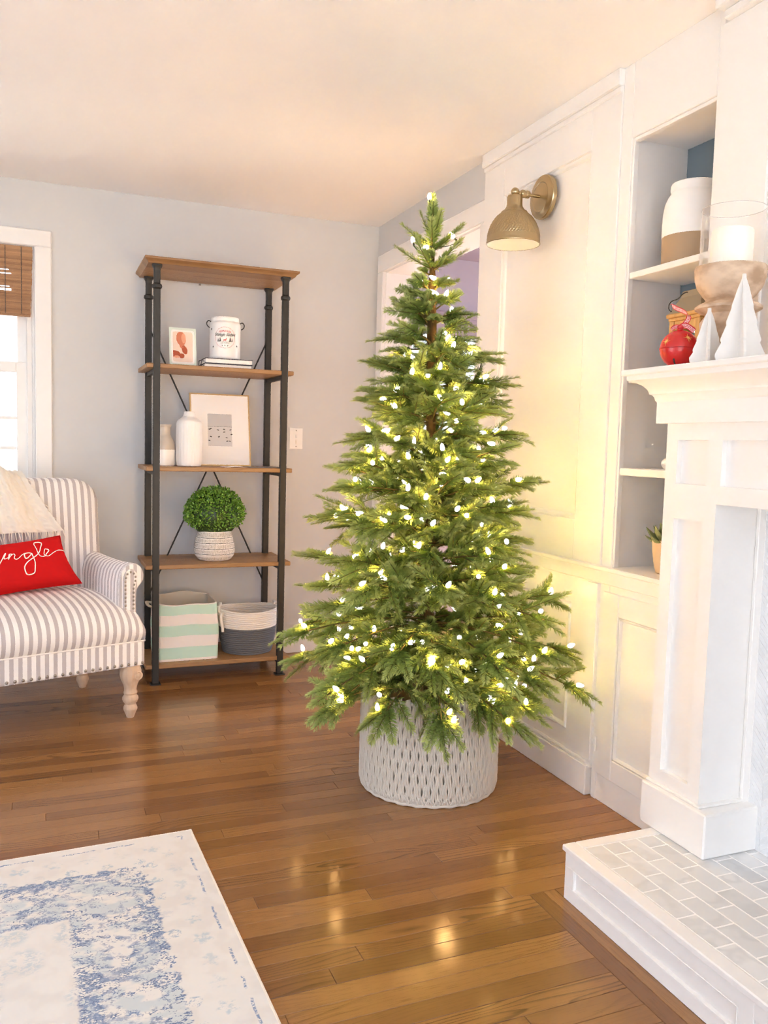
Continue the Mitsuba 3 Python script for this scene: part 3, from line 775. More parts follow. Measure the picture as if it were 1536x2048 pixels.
# ---- white ribbed vase, glass jar, booklets
n, vz = 96, []
t = np.arange(n) * 2 * PI / n
vx, vy = -1.112, -0.322
vp = [(.001, 0), (.052, 0), (.058, .004), (.061, .02), (.0625, .06), (.0635, .12), (.0635, .17), (.0625, .212), (.060, .222), (.052, .231), (.042, .238), (.034, .244), (.030, .250), (.0275, .262), (.0265, .270), (.0245, .272), (.022, .270), (.022, .25), (.001, .25)]
rings = []
for r, z in vp:
    rib = 1 + (0.016 * np.cos(t * 24) if .003 < z < .218 and r > .05 else 0)
    rings.append(np.stack([vx + r * rib * np.cos(t), vy + r * rib * np.sin(t), np.full(n, 1.067 + z)], -1))
put("ribbed_vase", loft(rings), "m_ceramic_matte", 40, "tall white ribbed ceramic vase in front of the framed print", "vase")
k = "glass_bottle"
tag(k, "short wide clear and frosted glass bottle beside the white vase", "bottle")
gx, gy = -1.229, -0.285
mat("m_frost", srgb(186, 178, 168), 0.25, spec=0.6, two=False)
scene["m_frosted"] = {"type": "twosided", "bsdf": {"type": "principled", "base_color": {"type": "rgb", "value": srgb(192, 184, 174)}, "roughness": 0.25, "specular": 0.6}}
put(k + "__shoulder", lathe([(.0545, .081), (.0545, .100), (.051, .118), (.043, .134), (.0345, .146), (.031, .156), (.030, .190), (.034, .196), (.0355, .201), (.034, .205), (.027, .205), (.0265, .15), (.050, .081)], 48, (gx, gy, 1.067)), "m_frosted", 40)
put(k + "__base", lathe([(.001, 0), (.050, 0), (.0545, .005), (.0548, .078), (.0545, .081), (.001, .081)], 48, (gx, gy, 1.067)), "m_ceramic", 40)
def leafplate(cx, cy, z, w, d, th, yaw, bend):
    g = []
    for a, b in ((-1, -1), (1, -1), (1, 1), (-1, 1)):
        pass
    nx, ny = 8, 2
    top, bot = [], []
    R = rotz(yaw)
    for s in np.linspace(-1, 1, nx):
        q = [(s * w / 2, -d / 2, bend * (1 + math.sin(s * 3)) / 2), (s * w / 2, d / 2, bend * (1 + math.sin(s * 3)) / 2)]
        a0, b0 = V(*q[0]), V(*q[1])
        top.append([a0, b0, b0 + V(0, 0, th), a0 + V(0, 0, th)])
    m = loft(top)
    return xf(m, R, (cx, cy, z))
put("folded_note", leafplate(-0.905, -0.355, 1.0672, .10, .05, .0022, .06, .004), "m_paper", label="small folded white note lying in front of the framed print", cat_="note")
put("magazine", cat(leafplate(-0.735, -0.335, 1.0672, .16, .10, .003, -.06, .002)), "m_magazine", label="dark thin booklet lying on the shelf beside the framed print", cat_="booklet")

# ---- boxwood topiary in its pot
k = "topiary_pot"
tag(k, "clipped round boxwood ball in a white pot with dark etched lines", "potted plant")
tx, ty_, tz = -0.972, -0.275, 0.5895
pp = [(.001, 0), (.074, 0), (.086, .008), (.0985, .026), (.1035, .046), (.103, .066), (.099, .090), (.092, .118), (.086, .140), (.083, .150), (.079, .150), (.078, .132), (.001, .132)]
put(k + "__pot", lathe(pp, 64, (tx, ty_, tz)), "m_linen_white", 40)
from scipy.interpolate import interp1d
pr = interp1d([z for r, z in pp[1:10]], [r for r, z in pp[1:10]])
for z in (.036, .064, .092, .119):
    r = float(pr(z)) + .0002
    put(k + "__band", lathe([(r - .002, z - .0017), (r + .0004, z - .0012), (r + .0004, z + .0012), (r - .002, z + .0017)], 64, (tx, ty_, tz), cap=False), "m_ink")
ms = []
for lo, hi in ((.006, .033), (.039, .061), (.067, .089), (.095, .116), (.122, .148)):
    for a in np.arange(110) * 2 * PI / 110 + rng.uniform(0, .05):
        if math.sin(a) > 0.35: continue
        b0, b1 = lo + rng.uniform(0, .004), hi - rng.uniform(0, .005)
        zz = np.linspace(b0, b1, 3)
        rr = pr(np.clip(zz, 0, .149)) + .0004
        w = .0011 / .1
        L = [(tx + r * math.cos(a - w), ty_ + r * math.sin(a - w), tz + z) for r, z in zip(rr, zz)]
        Rr = [(tx + r * math.cos(a + w), ty_ + r * math.sin(a + w), tz + z) for r, z in zip(rr, zz)]
        v = L + Rr
        ms.append(M(v, [[0, 3, 4], [0, 4, 1], [1, 4, 5], [1, 5, 2]]))
put(k + "__etched_line", cat(ms), "m_tin", kind="stuff")
# leaves: small rounded blades standing off a ball
nl = 5200
bc = V(tx, ty_, tz + .232)
d = rng.normal(size=(nl, 3))
d /= np.linalg.norm(d, axis=1, keepdims=True)
d[:, 2] = np.abs(d[:, 2]) * np.where(rng.random(nl) < .68, 1, -.62)
rad = V(.146, .128, .138) * (1 + rng.uniform(-.16, .05, (nl, 1)))
base = bc + d * rad
ax = d + rng.normal(size=(nl, 3)) * .75
ax /= np.linalg.norm(ax, axis=1, keepdims=True)
sd = np.cross(ax, rng.normal(size=(nl, 3)))
sd /= np.linalg.norm(sd, axis=1, keepdims=True)
nn = np.cross(ax, sd)
ln, wd = rng.uniform(.010, .015, (nl, 1)), rng.uniform(.0032, .0045, (nl, 1))
tip = base + ax * ln
vs = np.stack([base, base + ax * ln * .35 + sd * wd + nn * .001, base + ax * ln * .75 + sd * wd * .85 + nn * .0012, tip, base + ax * ln * .75 - sd * wd * .85 + nn * .0012, base + ax * ln * .35 - sd * wd + nn * .001], 1)
fs = np.array([[0, 1, 2], [0, 2, 3], [0, 3, 4], [0, 4, 5]])
fs = (np.arange(nl)[:, None, None] * 6 + fs[None]).reshape(-1, 3)
shade = rng.random((nl, 1))
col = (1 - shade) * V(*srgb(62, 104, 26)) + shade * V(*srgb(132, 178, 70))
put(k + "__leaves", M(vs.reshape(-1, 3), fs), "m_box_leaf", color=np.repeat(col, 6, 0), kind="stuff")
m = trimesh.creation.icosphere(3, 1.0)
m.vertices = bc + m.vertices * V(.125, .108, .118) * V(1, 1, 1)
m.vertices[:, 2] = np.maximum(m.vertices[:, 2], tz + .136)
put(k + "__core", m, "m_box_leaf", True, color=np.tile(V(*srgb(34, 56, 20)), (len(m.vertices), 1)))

# ---- mint striped fabric bin
k = "fabric_bin"
tag(k, "mint and cream striped fabric storage bin on the bottom shelf", "storage bin")
bx, by, bz = -1.118, -0.245, 0.098
def bin_ring(z, e=0.0, n=12):
    t = z / .290
    w, dd = .150 + .006 * math.sin(PI * t) - .006 * t - e, .140 + .004 * math.sin(PI * t) - .010 * t - e
    rc = .020
    pts = []
    for qx, qy, a0 in ((1, 1, 0), (-1, 1, 90), (-1, -1, 180), (1, -1, 270)):
        for j in range(n + 1):
            a = math.radians(a0 + 90 * j / n)
            pts.append((qx * (w - rc) + rc * math.cos(a), qy * (dd - rc) + rc * math.sin(a)))
    # straight sides get points of their own so that the cloth can sag
    p = np.array(pts)
    q = []
    for i in range(len(p)):
        a, b = p[i], p[(i + 1) % len(p)]
        m = 8 if np.linalg.norm(b - a) > .05 else 1
        for s in range(m): q.append(a + (b - a) * s / m)
    q = np.array(q)
    sag = np.where(q[:, 1] < 0, -.010, .012) * (np.cos(np.clip(q[:, 0] / w, -1, 1) * PI / 2)) * (t > .85) * 1.0
    puff = 1 + .012 * np.sin(q[:, 0] * 23 + z * 31) * np.sin(PI * t)
    return np.stack([bx + q[:, 0] * puff, by + q[:, 1] * puff, bz + z + sag + .004 * np.sin(q[:, 0] * 31 + 1) * t], -1)
edges = [0.002, 0.012, 0.070, 0.126, 0.180, 0.232, 0.286]
mats_ = ["m_linen_white", "m_mint", "m_linen_white", "m_mint", "m_linen_white", "m_mint"]
for a, b, mm in zip(edges, edges[1:], mats_):
    zz = np.linspace(a, b, 4)
    put(k + "__stripe", loft([bin_ring(z) for z in zz], cap=False), mm, True)
put(k + "__base", loft([bin_ring(0.0005), bin_ring(.002)]), "m_linen_white", 30)
put(k + "__rim", loft([bin_ring(.286), bin_ring(.289, -.001), bin_ring(.291, .001), bin_ring(.290, .004)], cap=False), "m_linen_white", True)
put(k + "__lining", loft([bin_ring(.290, .004), bin_ring(.2, .005), bin_ring(.06, .006), bin_ring(.03, .010)], cap=False), "m_linen", 40)
put(k + "__inner_floor", loft([bin_ring(.028, .012), bin_ring(.032, .012)]), "m_linen", 40)
put(k + "__handle", tube(spline([(bx - .152, by - .05, bz + .262), (bx - .176, by - .048, bz + .266), (bx - .185, by + .0, bz + .272), (bx - .176, by + .045, bz + .270), (bx - .150, by + .05, bz + .264)], 20), .010, 8, flat=.6), "m_linen", True)

# ---- grey and white rope basket
k = "rope_basket"
tag(k, "round coiled rope basket with a white rim and grey base", "basket")
rx_, ry_, rz_ = -0.790, -0.255, 0.098
nC = 22
for i in range(nC):
    z = .0055 + i * .0105
    t = i / (nC - 1)
    r = .128 + .012 * math.sin(min(1, t * 1.1) * PI / 2) - .010 * (1 - t) ** 4 + .004 * t ** 4
    a = np.arange(57) * 2 * PI / 56
    sag = .012 * t ** 3
    pts = np.stack([rx_ + r * np.cos(a) * (1.05 + .02 * t), ry_ + r * np.sin(a) * .96, rz_ + z + sag * np.cos(2 * a) * .5 + 0 * a], -1)
    put(k + "__rope_coil", tube(pts, .0058, 7), "m_rope_grey" if i < 13 else "m_rope_white", True)
put(k + "__bottom", lathe([(.001, 0.001), (.120, .001), (.120, .006), (.001, .006)], 40, (rx_, ry_, rz_)), "m_rope_grey", 30)
for s in (-1, 1):
    cxx = rx_ + s * .150
    put(k + "__handle", tube(spline([(cxx - s * .004, ry_ - .045, rz_ + .205), (cxx + s * .010, ry_ - .040, rz_ + .240), (cxx - s * .006, ry_ - .01, rz_ + .258), (cxx - s * .006, ry_ + .02, rz_ + .252), (cxx + s * .006, ry_ + .045, rz_ + .215)], 22), .0065, 8), "m_rope_white", True)
put(k + "__knot", tube(spline([(rx_ - .147, ry_ - .072, rz_ + .22), (rx_ - .156, ry_ - .082, rz_ + .19), (rx_ - .150, ry_ - .088, rz_ + .15), (rx_ - .148, ry_ - .088, rz_ + .125)], 14), .0075, 8), "m_rope_white", True)

# ------------------------------------------------------------------ armchair (its own frame: u along the front, n forward, z up)
A = math.radians(17.4)
CU, CN, CP = V(math.cos(A), math.sin(A), 0), V(math.sin(A), -math.cos(A), 0), V(-1.383, -0.905, 0)
def ch(v):
    v = np.asarray(v, float)
    return CP + v[..., :1] * CU + v[..., 1:2] * CN + v[..., 2:] * V(0, 0, 1)
def chm(m):
    m = m.copy()
    m.vertices = ch(m.vertices)
    m.faces = m.faces[:, ::-1]
    return m
AC = "armchair"
tag(AC, "grey and cream ticking stripe armchair with nailhead trim and turned legs", "armchair")
W = 0.80
def stripes(m, mode):
    v = m.vertices
    u = v[:, 0] if mode == "u" else v[:, 1]
    return np.stack([u + 0.40, v[:, 2] + v[:, 1] * (mode == "u")], -1)
def putc(key, m, mt, smooth=True, mode="u", **kw):
    uv = stripes(m, mode)
    return put(AC + "__" + key, chm(m), mt, smooth, uv=uv, **kw)
def rbox(u0, u1, n0, n1, z0, z1, r=.012, k=5, m=10):
    """Rounded box as stacked rounded rectangles."""
    rings = []
    zs = [(z0, r)] + [(z0 + r * (1 - math.cos(a)), r * (1 - math.sin(a))) for a in np.linspace(0, PI / 2, k)] + [(z, 0) for z in np.linspace(z0 + r, z1 - r, m)[1:-1]] + [(z1 - r + r * math.sin(a), r * (1 - math.cos(a))) for a in np.linspace(0, PI / 2, k)]
    for z, e in zs:
        p = []
        rc = r * 1.2
        for qx, qy, a0 in ((1, 1, 0), (-1, 1, 90), (-1, -1, 180), (1, -1, 270)):
            for j in range(5):
                a = math.radians(a0 + 22.5 * j)
                p.append(((u0 + u1) / 2 + qx * ((u1 - u0) / 2 - rc) + (rc - e) * math.cos(a), (n0 + n1) / 2 + qy * ((n1 - n0) / 2 - rc) + (rc - e) * math.sin(a), z))
        rings.append(p)
    return loft(rings)
m = rbox(-W, 0.0, -.64, 0.0, .230, .340, .010)
putc("seat_rail", m, "m_stripe", True)
putc("welt", cat(tube([(-W + .004, .0005, .338), (-.004, .0005, .338), (.0005, -.004, .338), (.0005, -.5, .338)], .0035, 8)), "m_linen_white")
# seat: crowned, bulging over the front
ns, nt_ = 49, 40
prof_n = spline([(-.004, .338), (.012, .356), (.024, .395), (.020, .430), (-.006, .468), (-.06, .498), (-.16, .522), (-.32, .534), (-.46, .528), (-.56, .515)], nt_)
S_ = np.linspace(0, 1, ns)
grid = []
for s in S_:
    e = abs(2 * s - 1)
    g = 0.56 + 0.44 * (1 - e ** 3.2) ** 0.55
    bul = (1 - e ** 8)
    u = -W + s * W
    row_ = []
    for pn_, pz in prof_n:
        zz = .338 + (pz - .338) * g
        nn_ = pn_ - (.018 * (1 - bul) if pn_ > -.03 else 0)
        row_.append((u, nn_, zz))
    grid.append(row_)
# close the two sides down to the rail
def close(grid):
    g = np.array(grid)
    left, right = g[0].copy(), g[-1].copy()
    left[:, 2] = .336
    right[:, 2] = .336
    left[:, 0] += .004
    right[:, 0] -= .004
    return np.concatenate([left[None], g, right[None]], 0)
gm = loft(close(grid), cap=False, closed=False)
gm.faces = gm.faces[:, ::-1]
uv = np.stack([gm.vertices[:, 0] + .40, gm.vertices[:, 2]], -1)
g2 = chm(gm)
g2.faces = g2.faces[:, ::-1]
put(AC + "__seat", chm(gm), "m_stripe", True, uv=uv)
# back: rounded upper corners, padded face, slight lean
def back_outline(e):
    u0, u1, z0, z1, r = -W - .012 + e, .012 - e, .40, 1.003 - e, .115 - e * .3
    p = [(u0, z0)] 
    p = []
    for j in range(13):
        a = PI - j * PI / 2 / 12
        p.append((u0 + r + r * math.cos(a), z1 - r + r * math.sin(a)))
    for x in np.linspace(u0 + r, u1 - r, 14)[1:-1]: p.append((x, z1 + .004 * math.sin((x - u0) / (u1 - u0) * PI)))
    for j in range(13):
        a = PI / 2 - j * PI / 2 / 12
        p.append((u1 - r + r * math.cos(a), z1 - r + r * math.sin(a)))
    for z in np.linspace(z1 - r, z0, 8)[1:]: p.append((u1, z))
    for x in np.linspace(u1, u0, 14)[1:-1]: p.append((x, z0))
    for z in np.linspace(z0, z1 - r, 8)[:-1]: p.append((u0, z))
    return np.array(p)
rings = []
for n_, e in ((-.655, .030), (-.650, .012), (-.635, .002), (-.60, 0.0), (-.565, .001), (-.545, .008), (-.532, .022), (-.524, .05), (-.518, .10), (-.514, .16), (-.512, .22)):
    o = back_outline(0.0)
    c = V(-W / 2, .72)
    k_ = np.minimum(e / np.maximum(np.linalg.norm(o - c, axis=1), 1e-6), .9)
    # inset along the direction to the middle line
    q = o.copy()
    q[:, 0] = -W / 2 + (o[:, 0] + W / 2) * (1 - e / .43)
    q[:, 1] = .70 + (o[:, 1] - .70) * (1 - e / .32)
    lean = (q[:, 1] - .45) * -.10
    rings.append(np.stack([q[:, 0], n_ + lean + .03, q[:, 1]], -1))
m = loft(rings)
m.faces = m.faces[:, ::-1]
uvb = np.stack([m.vertices[:, 0] + .40, m.vertices[:, 2]], -1)
put(AC + "__back", chm(m), "m_stripe", True, uv=uvb)
# arms
def arm_profile(e=0.0):
    p = [(-.088, .345), (-.090, .42), (-.091, .52), (-.090, .585), (-.082, .628), (-.064, .656), (-.036, .668), (-.006, .662), (.014, .644), (.024, .618), (.023, .592), (.012, .573), (-.002, .560), (-.010, .545), (-.012, .50), (-.010, .42), (-.008, .345)]
    q = np.array(p)
    c = V(-.045, .60)
    if e > 0:
        g = sg.Polygon(q).buffer(-e)
        q = c + (q - c) * (1 - e / .05)
        q[:, 1] = np.maximum(q[:, 1], .345)
    return q
def dense(q, n=64):
    g = sg.Polygon(q).exterior
    return np.array([g.interpolate(s, normalized=True).coords[0] for s in np.linspace(0, 1, n, endpoint=False)])
for side in (0, 1):
    rings = []
    for n_, e in ((-.62, .0), (-.5, 0), (-.4, 0), (-.3, 0), (-.2, 0), (-.13, 0), (-.078, 0), (-.066, .003), (-.062, .008)):
        q = dense(arm_profile(e))
        sw = -.010 * math.sin(min(1, (-n_ - .06) / .5) * PI) * (q[:, 1] > .5)
        rings.append(np.stack([q[:, 0], np.full(len(q), n_), q[:, 1] + sw], -1))
    m = loft(rings)
    if side:
        m.vertices[:, 0] = -W - m.vertices[:, 0]
        m.faces = m.faces[:, ::-1]
    m.faces = m.faces[:, ::-1]
    uvm = np.stack([m.vertices[:, 1] * .95, m.vertices[:, 2]], -1)
    fr = m.vertices[:, 1] > -.07
    uvm[fr, 0] = m.vertices[fr, 0] + .412
    put(AC + "__arm", chm(m), "m_stripe", True, uv=uvm)
    # raised front panel with welt
    q = dense(np.array([(-.072, .40), (-.073, .60), (-.066, .626), (-.048, .642), (-.030, .640), (-.014, .622), (-.010, .600), (-.018, .572), (-.022, .54), (-.022, .40)]), 48)
    m = loft([np.stack([q[:, 0], np.full(48, -.063), q[:, 1]], -1), np.stack([q[:, 0], np.full(48, -.057), q[:, 1]], -1), np.stack([-.045 + (q[:, 0] + .045) * .9, np.full(48, -.055), .52 + (q[:, 1] - .52) * .97], -1)])
    if side:
        m.vertices[:, 0] = -W - m.vertices[:, 0]
        m.faces = m.faces[:, ::-1]
    m.faces = m.faces[:, ::-1]
    put(AC + "__arm_panel", chm(m), "m_stripe", True, uv=np.stack([m.vertices[:, 0] + .395, m.vertices[:, 2]], -1))
def nail(u, n_, z, r=.0068, axis="n"):
    m = trimesh.creation.icosphere(1, r)
    m.vertices *= V(1, .62, 1) if axis == "n" else V(.62, 1, 1)
    m.vertices += V(u, n_, z)
    put(AC + "__nail", chm(m), "m_nickel", True)
for i in range(26):
    u = -.012 - i * .0305
    if u > -.80: nail(u, .0005, .2435)
path = sg.LineString([(-.064, .43), (-.065, .60), (-.058, .620), (-.044, .630), (-.030, .626), (-.020, .608), (-.021, .590), (-.029, .565), (-.030, .43)])
for s in np.arange(0.004, path.length, .0172):
    p = path.interpolate(s)
    nail(p.x, -.0555, p.y, .0052)
    nail(-W - p.x, -.0555, p.y, .0052)
# turned legs
legp = [(.001, 0), (.0155, 0), (.0168, .004), (.021, .016), (.0285, .034), (.0297, .040), (.028, .048), (.0232, .058), (.0232, .061), (.029, .068), (.0345, .080), (.033, .090), (.027, .098), (.0252, .102), (.029, .107), (.0292, .112), (.0258, .117), (.0255, .130), (.030, .148), (.039, .166), (.0445, .185), (.0445, .205), (.040, .222), (.036, .231)]
for u, n_ in ((-.048, -.042), (-W + .048, -.042), (-.060, -.585), (-W + .06, -.585)):
    m = lathe(legp, 40)
    a = np.arctan2(m.vertices[:, 1], m.vertices[:, 0])
    fl = (m.vertices[:, 2] > .125) & (m.vertices[:, 2] < .228)
    m.vertices[fl, :2] *= (1 + .035 * np.cos(a[fl] * 14))[:, None]
    m.vertices += V(u, n_, 0)
    k = put(AC + "__leg", chm(m), "m_leg_wood", 40)
    if n_ > -.1:
        r = lathe([(.001, 0), (.020, 0), (.020, .004), (.016, .007), (.013, .005), (.008, .008), (.001, .0095)], 24)
        r.vertices = np.stack([r.vertices[:, 0], r.vertices[:, 2], r.vertices[:, 1]], -1) + V(u + (.018 if u > -.4 else -.018), n_ + .038, .188)
        r.faces = r.faces[:, ::-1]
        put(k + "__rosette", chm(r), "m_leg_wood", 30)

# ---- red lumbar pillow with the word jingle
k = "lumbar_pillow"
tag(k, "red lumbar pillow with white script lettering on the striped armchair", "pillow")
pc, pw2, ph2, pt = V(-.4562, -.335, .6383), .262, .11605, .062       # middle, half width, half height, half thickness
pR = np.array([[math.cos(.0856), -math.sin(.0856)], [math.sin(.0856), math.cos(.0856)]])
lean = math.radians(26)
def pil(a, b, side):
    """A point of the pillow's cover: a, b from -1 to 1, side +1 front, -1 back; in the chair's frame."""
    a, b = np.asarray(a, float), np.asarray(b, float)
    pin = 1 - .07 * (1 - np.abs(b) ** 2.0) * np.abs(a) ** 3
    pinb = 1 - .10 * (1 - np.abs(a) ** 2.0) * np.abs(b) ** 3
    x, y = a * pw2 * pin, b * ph2 * pinb
    th_ = pt * ((1 - a ** 4) * (1 - b ** 4)) ** .55 * (1 + .05 * np.sin(a * 5 + b * 3))
    x = x + (-b) * .021                       # it slumps: the lower edge is further out
    x2, y2 = pR[0, 0] * x + pR[0, 1] * y, pR[1, 0] * x + pR[1, 1] * y
    t_ = side * th_
    return np.stack([pc[0] + x2, pc[1] - y2 * math.sin(lean) + t_ * math.cos(lean), pc[2] + y2 * math.cos(lean) + t_ * math.sin(lean)], -1)
na, nb = 49, 29
aa, bb = np.meshgrid(np.linspace(-1, 1, na), np.linspace(-1, 1, nb), indexing="ij")
fr_, bk_ = pil(aa, bb, 1), pil(aa, bb, -1)
m1, m2 = loft(fr_, False, False), loft(bk_, False, False)
m2.faces = m2.faces[:, ::-1]
m = cat(m1, m2)
m = trimesh.Trimesh(m.vertices, m.faces, process=True)
put(k + "__cover", chm(m), "m_red_fabric", True)
ed = np.concatenate([pil(np.linspace(-1, 1, 30), np.full(30, -1.0), 1), pil(np.full(20, 1.0), np.linspace(-1, 1, 20), 1)[1:], pil(np.linspace(1, -1, 30), np.full(30, 1.0), 1)[1:], pil(np.full(20, -1.0), np.linspace(1, -1, 20), 1)[1:]])
put(k + "__piping", chm(tube(ed, .0022, 6)), "m_red_fabric", True)
strokes = [[(-.359, -.348), (-.294, -.066), (-.224, .001), (-.179, .096), (-.130, .214), (-.083, .34), (-.049, .421)], [(-.049, .421), (-.081, .30), (-.086, .22), (-.057, .234), (.004, .368)], [(.004, .368), (-.035, .191)],
    [(-.035, .191), (.02, .307), (.071, .358), (.077, .292), (.052, .19), (.073, .148), (.133, .201), (.206, .301), (.262, .335)], [(.328, .277), (.294, .329), (.249, .319), (.213, .211), (.222, .122), (.283, .187), (.342, .297)],
    [(.342, .297), (.338, .105), (.322, -.125), (.282, -.339), (.215, -.481), (.168, -.488), (.132, -.352), (.145, -.187), (.204, -.041), (.312, .094), (.398, .191)], [(.398, .191), (.484, .348), (.546, .547), (.556, .731), (.512, .751), (.451, .531), (.444, .317), (.455, .15)],
    [(.455, .15), (.504, .121), (.589, .24), (.638, .374), (.607, .41), (.551, .29), (.536, .17), (.573, .121), (.645, .168), (.744, .275), (.837, .33), (.907, .329), (.985, .336)]]
left_j = [(-.36, -.35), (-.40, -.52), (-.47, -.56), (-.50, -.44), (-.42, -.22), (-.30, -.05)]
ms = []
for st in strokes + [left_j]:
    q = spline(np.array(st), max(10, 7 * len(st)))
    p = ch(pil(q[:, 0], np.clip(q[:, 1], -1, 1), 1)) + CN * .0010
    ms.append(tube(p, .0027, 6, flat=.7))
put(k + "__script_lettering", cat(ms), "m_thread", True)

# ---- cream throw over the chair's back
k = "throw_blanket"
tag(k, "cream cable knit throw with a fringe draped over the armchair back", "blanket")
cpath = spline([(-.712, .86), (-.722, .95), (-.705, 1.005), (-.660, 1.024), (-.600, 1.022), (-.560, 1.008), (-.538, .968), (-.522, .91), (-.502, .83), (-.488, .768)], 90)
ng = 110
ss = np.linspace(0, 1, 90)
def throw(off):
    g = []
    for i, (n_, z) in enumerate(cpath):
        t = ss[i]
        ur = np.interp(t, [0, .40, .60, .85, 1], [-.36, -.345, -.325, -.245, -.200])
        ul = np.interp(t, [0, .5, 1], [-.60, -.66, -.72])
        d = cpath[min(i + 1, 89)] - cpath[max(i - 1, 0)]
        d = d / np.linalg.norm(d)
        nv = V(-d[1], d[0])
        row_ = []
        for a in np.linspace(0, 1, ng):
            fold = .020 * math.sin(a * 17 + t * 3) * min(1, t * 1.5) + .006 * math.sin(a * 9 + 1 + t * 5)
            cable = .0075 * abs(math.sin(a * 46 + .35 * math.sin(t * 60))) + .0030 * math.sin(t * 160 + (8 if int(a * 19) % 2 else 0)) * (int(a * 19) % 2)
            h = .010 + max(fold + .010, -.004) + cable + off
            u = ul + (ur - ul) * a + .004 * math.sin(t * 17 + a * 3)
            row_.append((u, n_ + nv[0] * h, z + nv[1] * h))
        g.append(row_)
    return np.array(g)
g0, g1 = throw(.0), throw(-.006)
ma, mb = loft(g0, False, False), loft(g1, False, False)
mb.faces = mb.faces[:, ::-1]
def strip(p, q):
    return loft(np.stack([p, q], 0), False, False)
m = cat(ma, mb, strip(g1[:, -1], g0[:, -1]), strip(g0[-1], g1[-1]), strip(g0[:, 0], g1[:, 0]))
put(k + "__knit", chm(m), "m_knit", True)
ms = []
for i in range(44):
    a = g0[-1, int(i / 43 * (ng - 1))]
    b = a + V(rng.uniform(-.012, .016), .008, -rng.uniform(.040, .062))
    c = (a + b) / 2 + V(rng.uniform(-.006, .006), .006, 0)
    ms.append(tube([a, c, b], [.0022, .002, .0012], 5))
for i in range(52, 90, 3):
    a = g0[i, -1]
    b = a + V(rng.uniform(.006, .018), .002, -rng.uniform(.008, .02))
    ms.append(tube([a, (a + b) / 2 + V(0, .003, 0), b], [.002, .0017, .001], 5))
put(k + "__fringe", chm(cat(ms)), "m_knit", True, kind="stuff")

# ------------------------------------------------------------------ rug
c, s = math.cos(RUGA), math.sin(RUGA)
RR = np.array([[-c, s, 0], [-s, -c, 0], [0, 0, 1.0]])        # local: a from the side edge, b from the end edge, both inwards
def rug_m(m): return xf(m, RR, (RUG0[0], RUG0[1], 0))
n1, n2 = 130, 150
ga, gb = np.meshgrid(np.linspace(.006, 2.44, n1), np.linspace(.006, 3.05, n2), indexing="ij")
pts = np.stack([ga, gb, np.full_like(ga, .0105)], -1)
pts[..., 2] += (meshkit.noise(pts * 180, 3) - .5) * .0012 + (meshkit.noise(pts * 14, 5) - .5) * .0012
m = loft(pts, False, False)
v, f = m.vertices, m.faces
if np.cross(v[f[0, 1]] - v[f[0, 0]], v[f[0, 2]] - v[f[0, 0]])[2] < 0: m.faces = f[:, ::-1]
put("area_rug__pile", rug_m(m), "m_rug", True)
tag("area_rug", "cream and blue distressed area rug lying on the oak floor", "rug")
put("area_rug__backing", rug_m(box(.003, 2.44, .003, 3.05, .0004, .0085, .002)), "m_rug_edge")
put("area_rug__binding", rug_m(cat(tube([(.004, .0, .006), (.004, 3.05, .006)], .0055, 8), tube([(.0, .004, .006), (2.44, .004, .006)], .0055, 8))), "m_rug_edge", 40)

# ------------------------------------------------------------------ things on the mantel and in the niche
k = "jingle_bell"
tag(k, "large red jingle bell with gold stars and a striped ribbon on the mantel", "bell")
bc_, br_ = V(-.196, -2.729, MZ + .0505), .0500
th = np.linspace(-PI / 2, PI / 2, 40)
put(k + "__bowl", lathe([(br_ * math.cos(a), br_ * math.sin(a)) for a in np.linspace(-PI / 2, -.03, 24)] + [(br_ + .0015, -.002), (br_ + .0015, -.0004)], 64, bc_), "m_red", 60)
put(k + "__lid", lathe([(br_ + .0015, .0004), (br_ + .0015, .002)] + [(br_ * math.cos(a), br_ * math.sin(a)) for a in np.linspace(.03, PI / 2 - .14, 24)] + [(.008, br_ * 1.02), (.007, br_ * 1.09), (.001, br_ * 1.10)], 64, bc_), "m_red", 60)
vd = V(-.69, -.72)                                   # the side that faces the room
for a0, e0 in ((-.55, .52), (.75, .35), (-1.25, -.35)):
    st = []
    aa0 = math.atan2(vd[1], vd[0]) - a0
    for i in range(16):
        r = (.0105 if i % 2 == 0 else .003) * (1.25 if i % 4 == 0 else .85)
        q = i * PI / 8
        da, de = r * math.sin(q) / br_ / math.cos(e0), r * math.cos(q) / br_
        R_ = br_ + .0012
        st.append(bc_ + R_ * V(math.cos(e0 + de) * math.cos(aa0 + da), math.cos(e0 + de) * math.sin(aa0 + da), math.sin(e0 + de)))
    c0 = bc_ + (br_ + .0022) * V(math.cos(e0) * math.cos(aa0), math.cos(e0) * math.sin(aa0), math.sin(e0))
    back_ = [p - (p - bc_) * .03 for p in st]
    vv = st + back_ + [c0]
    ff = [[i, (i + 1) % 16, 32] for i in range(16)] + [[i, 16 + i, 16 + (i + 1) % 16] for i in range(16)] + [[i, 16 + (i + 1) % 16, (i + 1) % 16] for i in range(16)]
    put(k + "__star", M(vv, ff), "m_gold")
a_s = math.atan2(vd[1], vd[0]) - .28
sl = [bc_ + (br_ + .0003) * V(math.cos(e) * math.cos(a_s), math.cos(e) * math.sin(a_s), math.sin(e)) for e in np.linspace(-1.4, -.62, 8)]
put(k + "__slot", tube(sl, .0022, 6), "m_ink", True)
